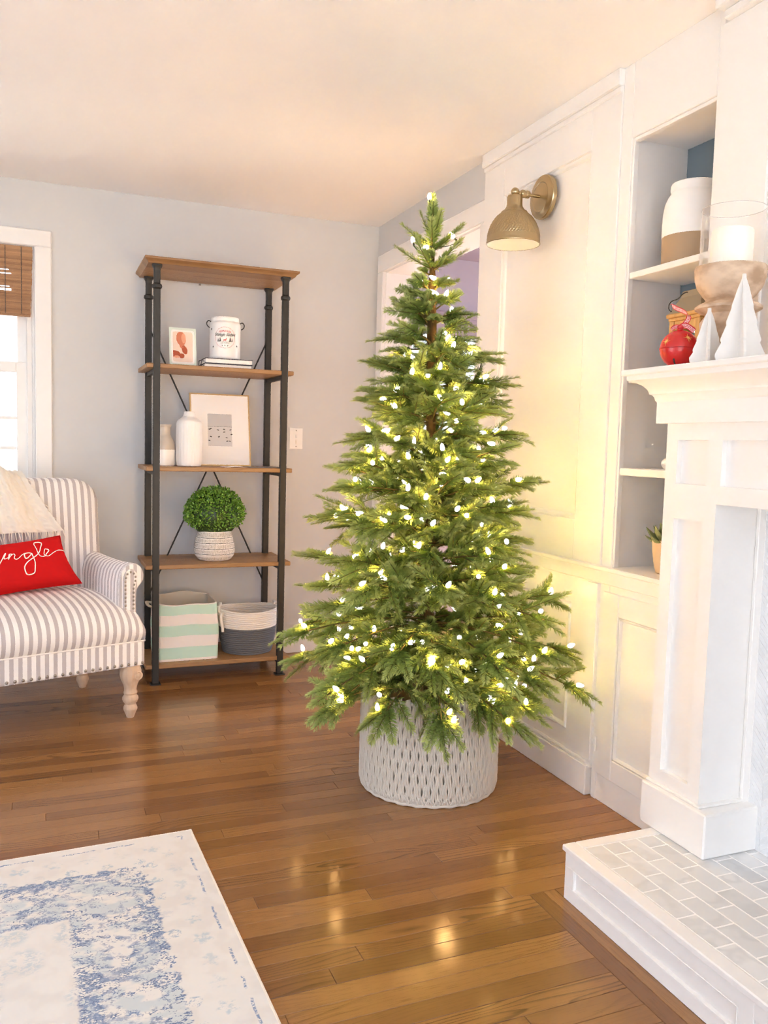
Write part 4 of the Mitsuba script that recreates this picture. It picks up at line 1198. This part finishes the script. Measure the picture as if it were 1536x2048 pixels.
def ribbon(path, side, w, key):
    p = spline(path, 30)
    sd_ = np.asarray(side, float)
    lanes = [(-.5, -.3, "m_ribbon_red"), (-.3, -.18, "m_ribbon_white"), (-.18, -.06, "m_ribbon_red"), (-.06, .06, "m_ribbon_white"), (.06, .18, "m_ribbon_red"), (.18, .3, "m_ribbon_white"), (.3, .5, "m_ribbon_red")]
    for mt in ("m_ribbon_red", "m_ribbon_white"):
        ms = []
        for a, b, q in lanes:
            if q != mt: continue
            t = np.gradient(p, axis=0)
            t /= np.linalg.norm(t, axis=1, keepdims=True)
            s_ = sd_ - (t @ sd_)[:, None] * t
            s_ /= np.linalg.norm(s_, axis=1, keepdims=True)
            n_ = np.cross(t, s_) * .0005
            ms.append(loft(np.stack([p + s_ * a * w - n_, p + s_ * b * w - n_, p + s_ * b * w + n_, p + s_ * a * w + n_], 1)))
        put(k + "__" + key, cat(ms), mt, 40)
tp = bc_ + V(0, 0, br_ * 1.09)
vr, vf = V(.72, -.69, 0), V(-.69, -.72, 0)           # to the right as one faces the mantel from the room, and towards the room
ribbon([tp, tp + vr * .010 + vf * .008 + V(0, 0, .010), tp + vr * .020 + vf * .010 + V(0, 0, .028), tp + vr * .006 + vf * .006 + V(0, 0, .044), tp - vr * .016 + V(0, 0, .056), tp - vr * .026 + V(0, 0, .066)], V(.5, -.3, -.7), .013, "ribbon")
ribbon([tp + V(0, 0, .002), tp - vr * .012 + vf * .006 + V(0, 0, .004), tp - vr * .022 + vf * .012 + V(0, 0, -.004)], V(0, 0, 1) + vf * .4, .012, "ribbon_tail")
ribbon([tp + V(0, 0, .002), tp + vr * .014 + vf * .010 + V(0, 0, .006), tp + vr * .028 + vf * .014 + V(0, 0, -.003), tp + vr * .036 + vf * .014 + V(0, 0, -.010)], V(0, 0, 1) + vf * .5, .016, "ribbon_bow")
m = trimesh.creation.icosphere(2, .008)
m.vertices = m.vertices * V(1, 1, .7) + tp + vf * .006 + V(0, 0, .003)
put(k + "__knot", m, "m_ribbon_red", True)

def fin_tree(key, label, x, y, h, w, turn, notches):
    tag(key, label, "ceramic tree")
    pts, n = [(0, 0), (w * .93, 0)], notches
    for i in range(n):
        rb, rn = w * (1 - i / n), w * (1 - (i + 1) / n)
        z0, z1 = h * (i / n) ** .94, h * ((i + 1) / n) ** .94
        if i: pts.append((rb * .97 + .002, z0 + .002))
        else: pts.append((rb, z0 + .008))
        pts.append((rb + .0005, z0 + (.006 if i else .014)))
        pts.append((rn * .86 + (.0045 if i < n - 1 else .001), z1 - .0025))
    pts += [(0, h)]
    g = sg.Polygon(pts).buffer(.0016).buffer(-.0008)
    for i in range(4):
        m = trimesh.creation.extrude_polygon(g, .007, engine="earcut")
        v = m.vertices
        a = turn + i * PI / 2
        d, e = V(math.cos(a), math.sin(a)), V(-math.sin(a), math.cos(a))
        t = v[:, 2] - .0035
        thin = np.clip(1.25 - v[:, 0] / w * .5, .5, 1.3)
        m.vertices = np.stack([x + d[0] * v[:, 0] + e[0] * t * thin, y + d[1] * v[:, 0] + e[1] * t * thin, MZ + .0008 + v[:, 1]], -1)
        put(key + "__fin", m, "m_ceramic_tree", 35)
ang = math.atan2(-.69, .72)
fin_tree("ceramic_tree", "small white ceramic fin tree next to the red bell on the mantel", -.222, -2.860, .137, .041, ang + .12, 5)
fin_tree("ceramic_tree_001", "tall white ceramic fin tree in front of the wooden candle holder", -.212, -2.958, .206, .056, ang + .18, 5)

k = "hurricane_holder"
tag(k, "turned wooden candle pedestal with a clear glass hurricane cylinder", "candle holder")
hx, hy = -.128, -2.826
put(k + "__pedestal", lathe([(.001, 0), (.060, 0), (.062, .004), (.061, .016), (.054, .024), (.050, .034), (.056, .060), (.068, .090), (.069, .112), (.058, .128), (.056, .134), (.070, .139), (.082, .146), (.083, .152), (.076, .158), (.060, .165), (.056, .171), (.066, .182), (.080, .202), (.087, .226), (.0885, .248), (.087, .254), (.080, .2545), (.078, .236), (.001, .234)], 64, (hx, hy, MZ + .0005)), "m_light_wood", 40)
put(k + "__glass", lathe([(.0765, .2365), (.0765, .398), (.0775, .402), (.0785, .398), (.0785, .2365)], 64, (hx, hy, MZ), cap=False), "m_glass", 40)
mat("m_glass_rim", srgb(206, 202, 196), 0.2)
put(k + "__rim", tube([(hx + .0775 * math.cos(a), hy + .0775 * math.sin(a), MZ + .4015) for a in np.arange(65) * PI / 32], .0011, 6), "m_glass_rim", True)
put("pillar_candle", lathe([(.001, .2355), (.050, .2355), (.051, .24), (.051, .345), (.049, .349), (.040, .348), (.030, .344), (.001, .343)], 48, (hx, hy, MZ)), "m_candle", 40, "wide ivory pillar candle standing inside the glass hurricane", "candle")
put("pillar_candle__wick", tube([(hx, hy, MZ + .343), (hx + .001, hy, MZ + .352)], .001, 6), "m_ink")

k = "stoneware_crock"
tag(k, "cream stoneware crock with a tan base on the upper niche shelf", "crock")
crp = [(.001, 0), (.088, 0), (.091, .004), (.092, .03), (.093, .088), (.0935, .089)]
put(k + "__base", lathe(crp + [(.001, .089)], 64, (.096, -2.432, 1.778)), "m_tan_clay", 40)
put(k + "__body", lathe([(.001, .089), (.0938, .089), (.0942, .13), (.0925, .165), (.088, .192), (.080, .212), (.073, .222), (.0715, .228), (.0735, .233), (.0735, .247), (.071, .252), (.064, .252), (.062, .24), (.001, .24)], 64, (.096, -2.432, 1.778)), "m_ceramic", 40)

k = "wood_lantern"
tag(k, "square wooden lantern with a metal roof on the middle niche shelf", "lantern")
lx, ly, lz = .086, -2.498, 1.444
hw = .056
LT = -.292
put(k + "__base", box(lx - hw - .012, lx + hw + .012, ly - hw - .012, ly + hw + .012, lz, lz + .022, .003), "m_lantern_wood")
for a in (-1, 1):
    for b in (-1, 1):
        put(k + "__post", box(lx + a * hw - .010, lx + a * hw + .010, ly + b * hw - .010, ly + b * hw + .010, lz + .022, lz + 0.160, .002), "m_lantern_wood")
for zz in (.022, .132):
    for a in (-1, 1):
        put(k + "__rail", box(lx + a * hw - .007, lx + a * hw + .007, ly - hw + .010, ly + hw - .010, lz + zz, lz + zz + .028, .002), "m_lantern_wood")
        put(k + "__rail", box(lx - hw + .010, lx + hw - .010, ly + a * hw - .007, ly + a * hw + .007, lz + zz, lz + zz + .028, .002), "m_lantern_wood")
put(k + "__cornice", cat(box(lx - hw - .018, lx + hw + .018, ly - hw - .018, ly + hw + .018, lz + 0.170, lz + 0.182, .003), box(lx - hw - .012, lx + hw + .012, ly - hw - .012, ly + hw + .012, lz + 0.160, lz + 0.170, .002)), "m_lantern_wood")
def sqr(r, z): return [(lx - r, ly - r, lz + z), (lx + r, ly - r, lz + z), (lx + r, ly + r, lz + z), (lx - r, ly + r, lz + z)]
put(k + "__roof", loft([sqr(.069, .1825), sqr(.067, .186), sqr(.044, .232), sqr(.041, .250), sqr(.038, .252)]), "m_tin")
put(k + "__handle", tube(spline([(lx - .058, ly + .050, lz + .188), (lx - .074, ly + .062, lz + .206), (lx - .076, ly + .052, lz + .217), (lx - .078, ly + .020, lz + .222), (lx - .078, ly - .010, lz + .236), (lx - .072, ly - .016, lz + .238)], 26), .0016, 6), "m_black_iron", True)
for a in (-1, 1):
    put(k + "__glass_pane", M([(lx + a * hw, ly - hw, lz + .050), (lx + a * hw, ly + hw, lz + .050), (lx + a * hw, ly + hw, lz + 0.132), (lx + a * hw, ly - hw, lz + 0.132)], [[0, 1, 2], [0, 2, 3]]), "m_glass")
m = trimesh.creation.icosphere(3, .0125)
fb = V(lx - .020, ly - .022, lz + .2645)
m.vertices += fb
put(k + "__finial", m, "m_ceramic", True)
ms = []
for dvec in rng.normal(size=(26, 3)):
    dvec /= np.linalg.norm(dvec)
    q = trimesh.creation.icosphere(1, .0032)
    q.vertices = q.vertices + fb + dvec * .0112
    ms.append(q)
put(k + "__finial_spot", cat(ms), "m_ink", kind="stuff")
q = trimesh.creation.icosphere(2, 1)
q.vertices = q.vertices * V(.013, .016, .005) + fb + V(-.002, .012, .014)
put(k + "__finial_cap", q, "m_ink", True)

k = "succulent_pot"
tag(k, "succulent in a beige clay pot on the lowest niche shelf", "potted plant")
ux, uy, uz = .072, -2.428, NZ0
put(k + "__pot", lathe([(.001, 0), (.032, 0), (.038, .004), (.045, .030), (.0505, .068), (.053, .105), (.053, .110), (.049, .110), (.047, .095), (.001, .095)], 48, (ux, uy, uz)), "m_beige_clay", 40)
ms = []
for i in range(64):
    a, el = rng.uniform(0, 2 * PI), rng.uniform(.15, 1.4)
    L = rng.uniform(.045, .088)
    d3 = V(math.cos(a) * math.cos(el), math.sin(a) * math.cos(el), math.sin(el))
    b0 = V(ux, uy, uz + .09) + V(d3[0], d3[1], 0) * .012
    sdv = np.cross(d3, V(0, 0, 1.0)); sdv /= np.linalg.norm(sdv)
    upv = np.cross(sdv, d3)
    rings = []
    for t in np.linspace(0, 1, 8):
        w = .0160 * math.sin(PI * (t * .88 + .10)) ** .8 + .0006
        cpt = b0 + d3 * L * t + upv * .018 * t * t
        rings.append([cpt + sdv * w * math.cos(q) + upv * w * .32 * math.sin(q) for q in np.arange(8) * PI / 4])
    put(k + "__leaf", loft(rings), "m_succulent", True)
q = trimesh.creation.icosphere(3, 1)
q.vertices = q.vertices * V(.022, .026, .020) + V(.05, -2.432, 1.145 + .0198)
put("egg_ornament", q, "m_ceramic", True, "small white egg shaped ornament on the shelf above the succulent", "ornament")

# ------------------------------------------------------------------ Christmas tree and its collar
TXc, TYc = -.505, -1.9036
k = "tree_collar"
tag(k, "round off-white woven rope collar around the tree base", "tree collar")
cr, chh = .236, .352
put(k + "__liner", lathe([(cr - .012, .004), (cr - .004, .004), (cr - .004, chh - .006), (cr - .012, chh - .006)], 72, (TXc, TYc, 0), cap=False), "m_cream_rope_liner", 40)
ncol, rows = 54, 8
ms = []
def cyl(a, r, z): return V(TXc + r * math.cos(a), TYc + r * math.sin(a), z)
for rr_ in range(rows + 1):
    zt = .040 + rr_ * (chh - .030) / rows
    for c_ in range(ncol):
        a0 = (c_ + .5 * (rr_ % 2)) * 2 * PI / ncol + rng.uniform(-.006, .006)
        if math.cos(a0 - math.atan2(-2.62, -1.27)) < -.25: continue     # hidden far side keeps its liner and bands
        for sgn in (-1, 1):
            da = PI / ncol
            z1 = zt + rng.uniform(-.002, .002)
            z0 = max(zt - .082, .008)
            pts = [cyl(a0 + sgn * da * .10, cr + .006, z1), cyl(a0 + sgn * da * .28, cr + .009, z1 * .7 + z0 * .3), cyl(a0 + sgn * da * .62, cr + .0065, z1 * .35 + z0 * .65), cyl(a0 + sgn * da * .92, cr + .001, z0)]
            for o_ in (-1, 1):
                q_ = spline(pts, 6)
                tn = np.stack([-(q_[:, 1] - TYc), q_[:, 0] - TXc, 0 * q_[:, 0]], -1) / cr
                ms.append(tube(q_ + tn * o_ * .0036 + V(0, 0, .0015 * o_), [.0036, .0042, .0043, .0043, .0042, .0036], 6))
put(k + "__woven_rope", cat(ms), "m_cream_rope", True, kind="stuff")
for zz in (.0075, chh - .004):
    a = np.arange(97) * 2 * PI / 96
    put(k + "__rim", tube(np.stack([TXc + (cr + .002) * np.cos(a), TYc + (cr + .002) * np.sin(a), zz + .002 * np.sin(a * 27)], -1), .0070, 7), "m_cream_rope", True)

T_ = "christmas_tree"
tag(T_, "green artificial Christmas tree covered in warm white lights", "Christmas tree")
def trunk_at(z): return V(TXc - .024 * z, TYc, z)
zz = np.linspace(.012, 1.93, 40)
ka = np.arange(14) * 2 * PI / 14
rings = []
for z in zz:
    r = np.interp(z, [0, .3, 1.2, 1.6, 1.93], [.018, .018, .016, .016, .006]) * (1 + (.14 * rng.uniform(-1, 1, 14) if z > 1.3 else 0))
    rings.append(trunk_at(z) + np.stack([r * np.cos(ka), r * np.sin(ka), np.zeros(14)], -1))
matte("m_bark", proc(lambda p, n, uv: mix((.06, .036, .016), (.02, .02, .010), fbm(p.x * 90, p.y * 90, p.z * 60, 2))))
put(T_ + "__trunk", loft(rings), "m_bark", 40)
for i in range(4):
    a = .6 + i * PI / 2
    p0, p1 = trunk_at(.10) + V(.016 * math.cos(a), .016 * math.sin(a), 0), V(TXc + .20 * math.cos(a), TYc + .20 * math.sin(a), .012)
    put(T_ + "__stand_leg", tube([p0, (p0 + p1) / 2 + V(0, 0, -.02), p1], .010, 8), "m_black_iron", True)

# sprigs: a twig with flattened needles; six kinds of unit length
def sprig(rg, n):
    t = np.sort(rg.uniform(.03, 1.0, n))
    side = rg.integers(0, 2, n) * 2 - 1
    phi = np.where(rg.random(n) < .56, side * (PI / 2 + rg.normal(0, .30, n)), rg.uniform(-1.2, 1.2, n))      # about the twig, 0 = up
    al = np.radians(60 - 27 * t + rg.normal(0, 8, n))
    ln = .245 * (1.0 - .42 * t ** 3) * np.where(np.abs(phi) < 1.2, .72, 1.0) * rg.uniform(.85, 1.12, n) * np.clip(.55 + t * 3, 0, 1)
    d = np.stack([np.cos(al), np.sin(al) * np.sin(phi), np.sin(al) * np.cos(phi)], -1)
    b = np.stack([t, np.zeros(n), np.zeros(n)], -1)
    tipv = b + d * ln[:, None]
    sd_ = np.cross(d, np.stack([np.zeros(n), np.cos(phi) * .3 + .01, -np.sin(phi) * .3 + 1.0], -1))
    sd_ /= np.linalg.norm(sd_, axis=1, keepdims=True)
    nn_ = np.cross(sd_, d)
    w = .0108
    mid = b + d * (ln * .5)[:, None] + nn_ * .004
    v = np.stack([b, mid + sd_ * w, tipv, mid - sd_ * w], 1)
    f = np.array([[0, 1, 2], [0, 2, 3]])
    f = (np.arange(n)[:, None, None] * 4 + f[None]).reshape(-1, 3)
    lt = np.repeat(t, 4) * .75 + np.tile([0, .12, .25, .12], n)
    # the twig itself
    m = tube([(0, 0, 0), (.5, 0, 0), (1.0, 0, 0)], [.013, .011, .004], 4)
    v = np.vstack([v.reshape(-1, 3), m.vertices])
    f = np.vstack([f, m.faces + n * 4])
    lt = np.r_[lt, np.full(len(m.vertices), -.35)]
    # a gentle curve
    return v, f, lt
SPR = [sprig(np.random.default_rng(50 + i), 225) for i in range(6)]
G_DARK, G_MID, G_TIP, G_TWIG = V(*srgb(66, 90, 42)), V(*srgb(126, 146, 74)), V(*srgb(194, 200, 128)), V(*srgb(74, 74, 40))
def frame(d, up=V(0, 0, 1.0)):
    d = d / np.linalg.norm(d)
    s_ = np.cross(up, d)
    if np.linalg.norm(s_) < .15: s_ = np.cross(V(1, 0, 0), d)
    s_ /= np.linalg.norm(s_)
    return d, s_, np.cross(d, s_)
def place_sprig(p, d, L, roll, curve, tone, store):
    v, f, lt = SPR[rng.integers(6)]
    d, s_, u_ = frame(d)
    c_, q_ = math.cos(roll), math.sin(roll)
    s2, u2 = c_ * s_ + q_ * u_, -q_ * s_ + c_ * u_
    x, y, z = v[:, 0], v[:, 1], v[:, 2]
    wsc = .105 + .10 * L                       # needles keep their own length whatever the twig's
    w = p + (x * L)[:, None] * d + (y * wsc * 1.15)[:, None] * s2 + (z * wsc * 1.15 + curve * L * x * x)[:, None] * u2
    g = np.clip(lt, 0, 1)[:, None]
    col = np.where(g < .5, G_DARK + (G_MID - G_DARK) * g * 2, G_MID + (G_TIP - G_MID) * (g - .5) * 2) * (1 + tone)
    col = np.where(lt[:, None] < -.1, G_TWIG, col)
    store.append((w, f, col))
RT = ([.16, .30, .38, .50, .70, .95, 1.15, 1.40, 1.55, 1.70, 1.85, 1.97, 2.05], [.36, .54, .64, .62, .52, .43, .39, .33, .27, .215, .14, .065, .02])
XLIM = -.052
def limit(p):
    """Twigs near the wall bend along it."""
    x = p[..., 0]
    e = np.maximum(x - (XLIM - .10), 0)
    p[..., 0] = np.where(x > XLIM - .10, XLIM - .10 + .10 * (1 - np.exp(-e / .10)), x)
    return p
bulbs = []
nbr = 0
def branch(z0, th, R, drop, lift, dens=1.0):
    global nbr
    o = trunk_at(z0)
    rad = V(math.cos(th), math.sin(th), 0)
    if rad[0] > .05: R = min(R, (XLIM - .015 - o[0]) / rad[0])
    if R < .05: return
    S = np.linspace(0, 1, 9)
    path = np.array([o + rad * R * s + V(0, 0, lift * R * s - drop * s * s) for s in S])
    side = np.cross(V(0, 0, 1.0), rad)
    path += side * (rng.uniform(-.05, .05) * R * S ** 2)[:, None]
    store = []
    at = lambda s: np.array([np.interp(s, S, path[:, j]) for j in range(3)])
    tan = lambda s: (at(min(s + .05, 1)) - at(max(s - .05, 0)))
    tone0 = rng.uniform(-.16, .12)
    tl_ = min(.135, R * .62) * rng.uniform(.9, 1.1)
    stem_end = max(1 - tl_ / R, .25)
    step = .042 / R / dens
    s = max(.16, .05 / R)
    sg_ = 1 if rng.random() < .5 else -1
    while s < stem_end:
        p, t_ = at(s), tan(s)
        t_ /= np.linalg.norm(t_)
        far = min(1, max(0, (s * R) / .25))
        L = rng.uniform(.115, .170) * (.78 + .22 * far)
        L = min(L, max(.05, R * .75))
        a = math.radians(rng.uniform(30, 56)) * sg_
        d = t_ * math.cos(a) + np.cross(V(0, 0, 1.0), t_) * math.sin(a) + V(0, 0, rng.normal(0, .42))
        place_sprig(p, d, L, rng.normal(0, .9), rng.uniform(-.14, .05), tone0 + rng.uniform(-.08, .08), store)
        if rng.random() < .34:
            d = t_ * .8 + V(0, 0, rng.uniform(.5, .8)) + side * rng.uniform(-.5, .5)
            place_sprig(p, d, L * .72, rng.normal(0, .6), -.1, tone0 + .03, store)
        sg_ = -sg_
        s += step * rng.uniform(.8, 1.25)
    p, t_ = at(stem_end), tan(.95)
    t_ /= np.linalg.norm(t_)
    for a in (0, rng.uniform(.42, .62), -rng.uniform(.42, .62)):
        d = t_ * math.cos(a) + np.cross(V(0, 0, 1.0), t_) * math.sin(a) + V(0, 0, rng.uniform(-.10, .12))
        place_sprig(p, d, tl_ * (1.05 if a == 0 else rng.uniform(.82, .95)), rng.normal(0, .5), rng.uniform(-.14, .06), tone0 + .04, store)
    key = T_ + ("__branch" if nbr == 0 else f"__branch_{nbr:03d}")
    nbr += 1
    sp = path[S <= stem_end + .13]
    scene[key] = mikit.ply(M(limit(tube(sp, np.linspace(.0042, .0022, len(sp)), 5).vertices.copy()), tube(sp, .003, 5).faces), "m_branch", smooth=True)
    off, vs, fs, cs = 0, [], [], []
    for w, f, c_ in store:
        vs.append(w); fs.append(f + off); cs.append(c_); off += len(w)
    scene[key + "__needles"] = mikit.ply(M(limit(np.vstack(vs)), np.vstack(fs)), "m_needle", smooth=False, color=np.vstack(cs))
    labels[key + "__needles"] = {"kind": "stuff"}
    for s in ([] if R < .26 and rng.random() < .55 else [rng.uniform(.75, .95)] if R < .3 or rng.random() < .62 else [rng.uniform(.45, .65), rng.uniform(.78, .95)]):
        p = at(min(s, stem_end + .06))
        b = p + side * rng.uniform(-.04, .04) + V(0, 0, rng.uniform(.004, .026)) + rad * rng.uniform(-.01, .02)
        bulbs.append((limit(b[None])[0], limit(p[None])[0]))
# whorls from the top of the collar to the tip
tiers = [(.40, 13, .17), (.50, 14, .14), (.58, 14, .11), (.655, 13, .09), (.725, 13, .075), (.795, 12, .065), (.865, 12, .06), (.935, 12, .055), (1.005, 12, .05), (1.075, 11, .045), (1.145, 11, .045), (1.215, 11, .04), (1.285, 10, .04), (1.35, 10, .035), (1.415, 9, .03), (1.48, 9, .03), (1.545, 8, .025), (1.61, 8, .02), (1.67, 7, .015), (1.73, 6, .01), (1.785, 5, .0), (1.84, 5, .0), (1.89, 4, -.01)]
for ti, (z0, n, drop) in enumerate(tiers):
    ph = ti * 2.4
    for i in range(n):
        th = ph + (i + rng.uniform(-.22, .22)) * 2 * PI / n
        lift = rng.uniform(.05, .25) if z0 < .62 else (rng.uniform(.15, .48) if z0 < 1.6 else rng.uniform(.35, .75))
        zt = z0 + lift * .35 - drop
        R = float(np.interp(zt, *RT)) * (rng.uniform(.84, 1.04) if rng.random() < .7 else rng.uniform(.5, .8))
        branch(z0 + rng.uniform(-.02, .02), th, R, drop * rng.uniform(.8, 1.3), lift)
for i in range(26):
    z0 = .62 + i * .041
    branch(z0, i * 2.4 + .5, float(np.interp(z0, *RT)) * rng.uniform(.42, .6), .02, rng.uniform(.3, .8))
# the low skirt hangs over the collar's rim
for i in range(13):
    th = i * 2 * PI / 13 + rng.uniform(-.15, .15)
    branch(.45, th, rng.uniform(.34, .50), rng.uniform(.22, .30), .12)
# leader
store = []
for z, n, el, L in ((1.80, 5, .45, .15), (1.86, 5, .55, .135), (1.90, 3, 1.0, .10), (1.955, 2, 1.1, .07)):
    for i in range(n):
        a = i * 2 * PI / n + z * 7
        place_sprig(trunk_at(z), V(math.cos(a) * math.cos(el), math.sin(a) * math.cos(el), math.sin(el)), L, 0, .1, 0, store)
for ro in (0, 1.2, 2.3):
    place_sprig(trunk_at(1.90), V(.02, 0, 1), .085, ro, 0, -.15, store)
    place_sprig(trunk_at(1.972), V(-.03, 0, 1), .078, ro + .5, 0, .05, store)
off, vs, fs, cs = 0, [], [], []
for w, f, c_ in store:
    vs.append(w); fs.append(f + off); cs.append(c_); off += len(w)
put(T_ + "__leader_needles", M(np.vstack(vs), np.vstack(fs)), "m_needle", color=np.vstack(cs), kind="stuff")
bulbs += [(trunk_at(2.028) + V(-.018, -.012, .0), trunk_at(1.99)), (trunk_at(1.905) + V(.062, -.04, .0), trunk_at(1.88)), (trunk_at(1.875) + V(-.085, -.03, .0), trunk_at(1.86))]

# lights: each bulb a lamp, up to 300
bulbs = bulbs[:300] if len(bulbs) <= 300 else [bulbs[i] for i in sorted(rng.choice(len(bulbs), 300, replace=False))]
bprof = [(.0005, 0), (.0034, .001), (.0046, .004), (.0045, .008), (.0032, .0125), (.0014, .0155), (.0003, .0165)]
ems = {"type": "area", "radiance": {"type": "rgb", "value": list(BULB)}}
for i, (b, p) in enumerate(bulbs):
    m = lathe([(r * 1.62, h * 1.55) for r, h in bprof], 8)
    d = V(rng.uniform(-.7, .7), rng.uniform(-.9, .4), rng.uniform(-.1, 1))
    d, s_, u_ = frame(d)
    m.vertices = b + m.vertices[:, :1] * s_ + m.vertices[:, 1:2] * u_ + m.vertices[:, 2:] * d
    key = T_ + ("__light_bulb" if i == 0 else f"__light_bulb_{i:03d}")
    scene[key] = mikit.ply(m, "m_bulb_body", smooth=True, emitter=ems)
    if i % 6 == 0 or b[2] > 1.8:
        q0 = b - d * .012
        put(T_ + "__light_wire", tube(spline([b - d * .0, q0, (q0 + p) / 2 + V(0, 0, -.012), p - V(0, 0, .004)], 10), [.0034, .0034, .0016, .0013, .0013, .0013, .0013, .0013, .0013, .0013], 5), "m_wire", True)
print("tris", sum(len(x[1]) for x in meshkit.WRITTEN.values()), "bulbs", len(bulbs), "branches", nbr, "planks", pk, "shapes", len(scene))
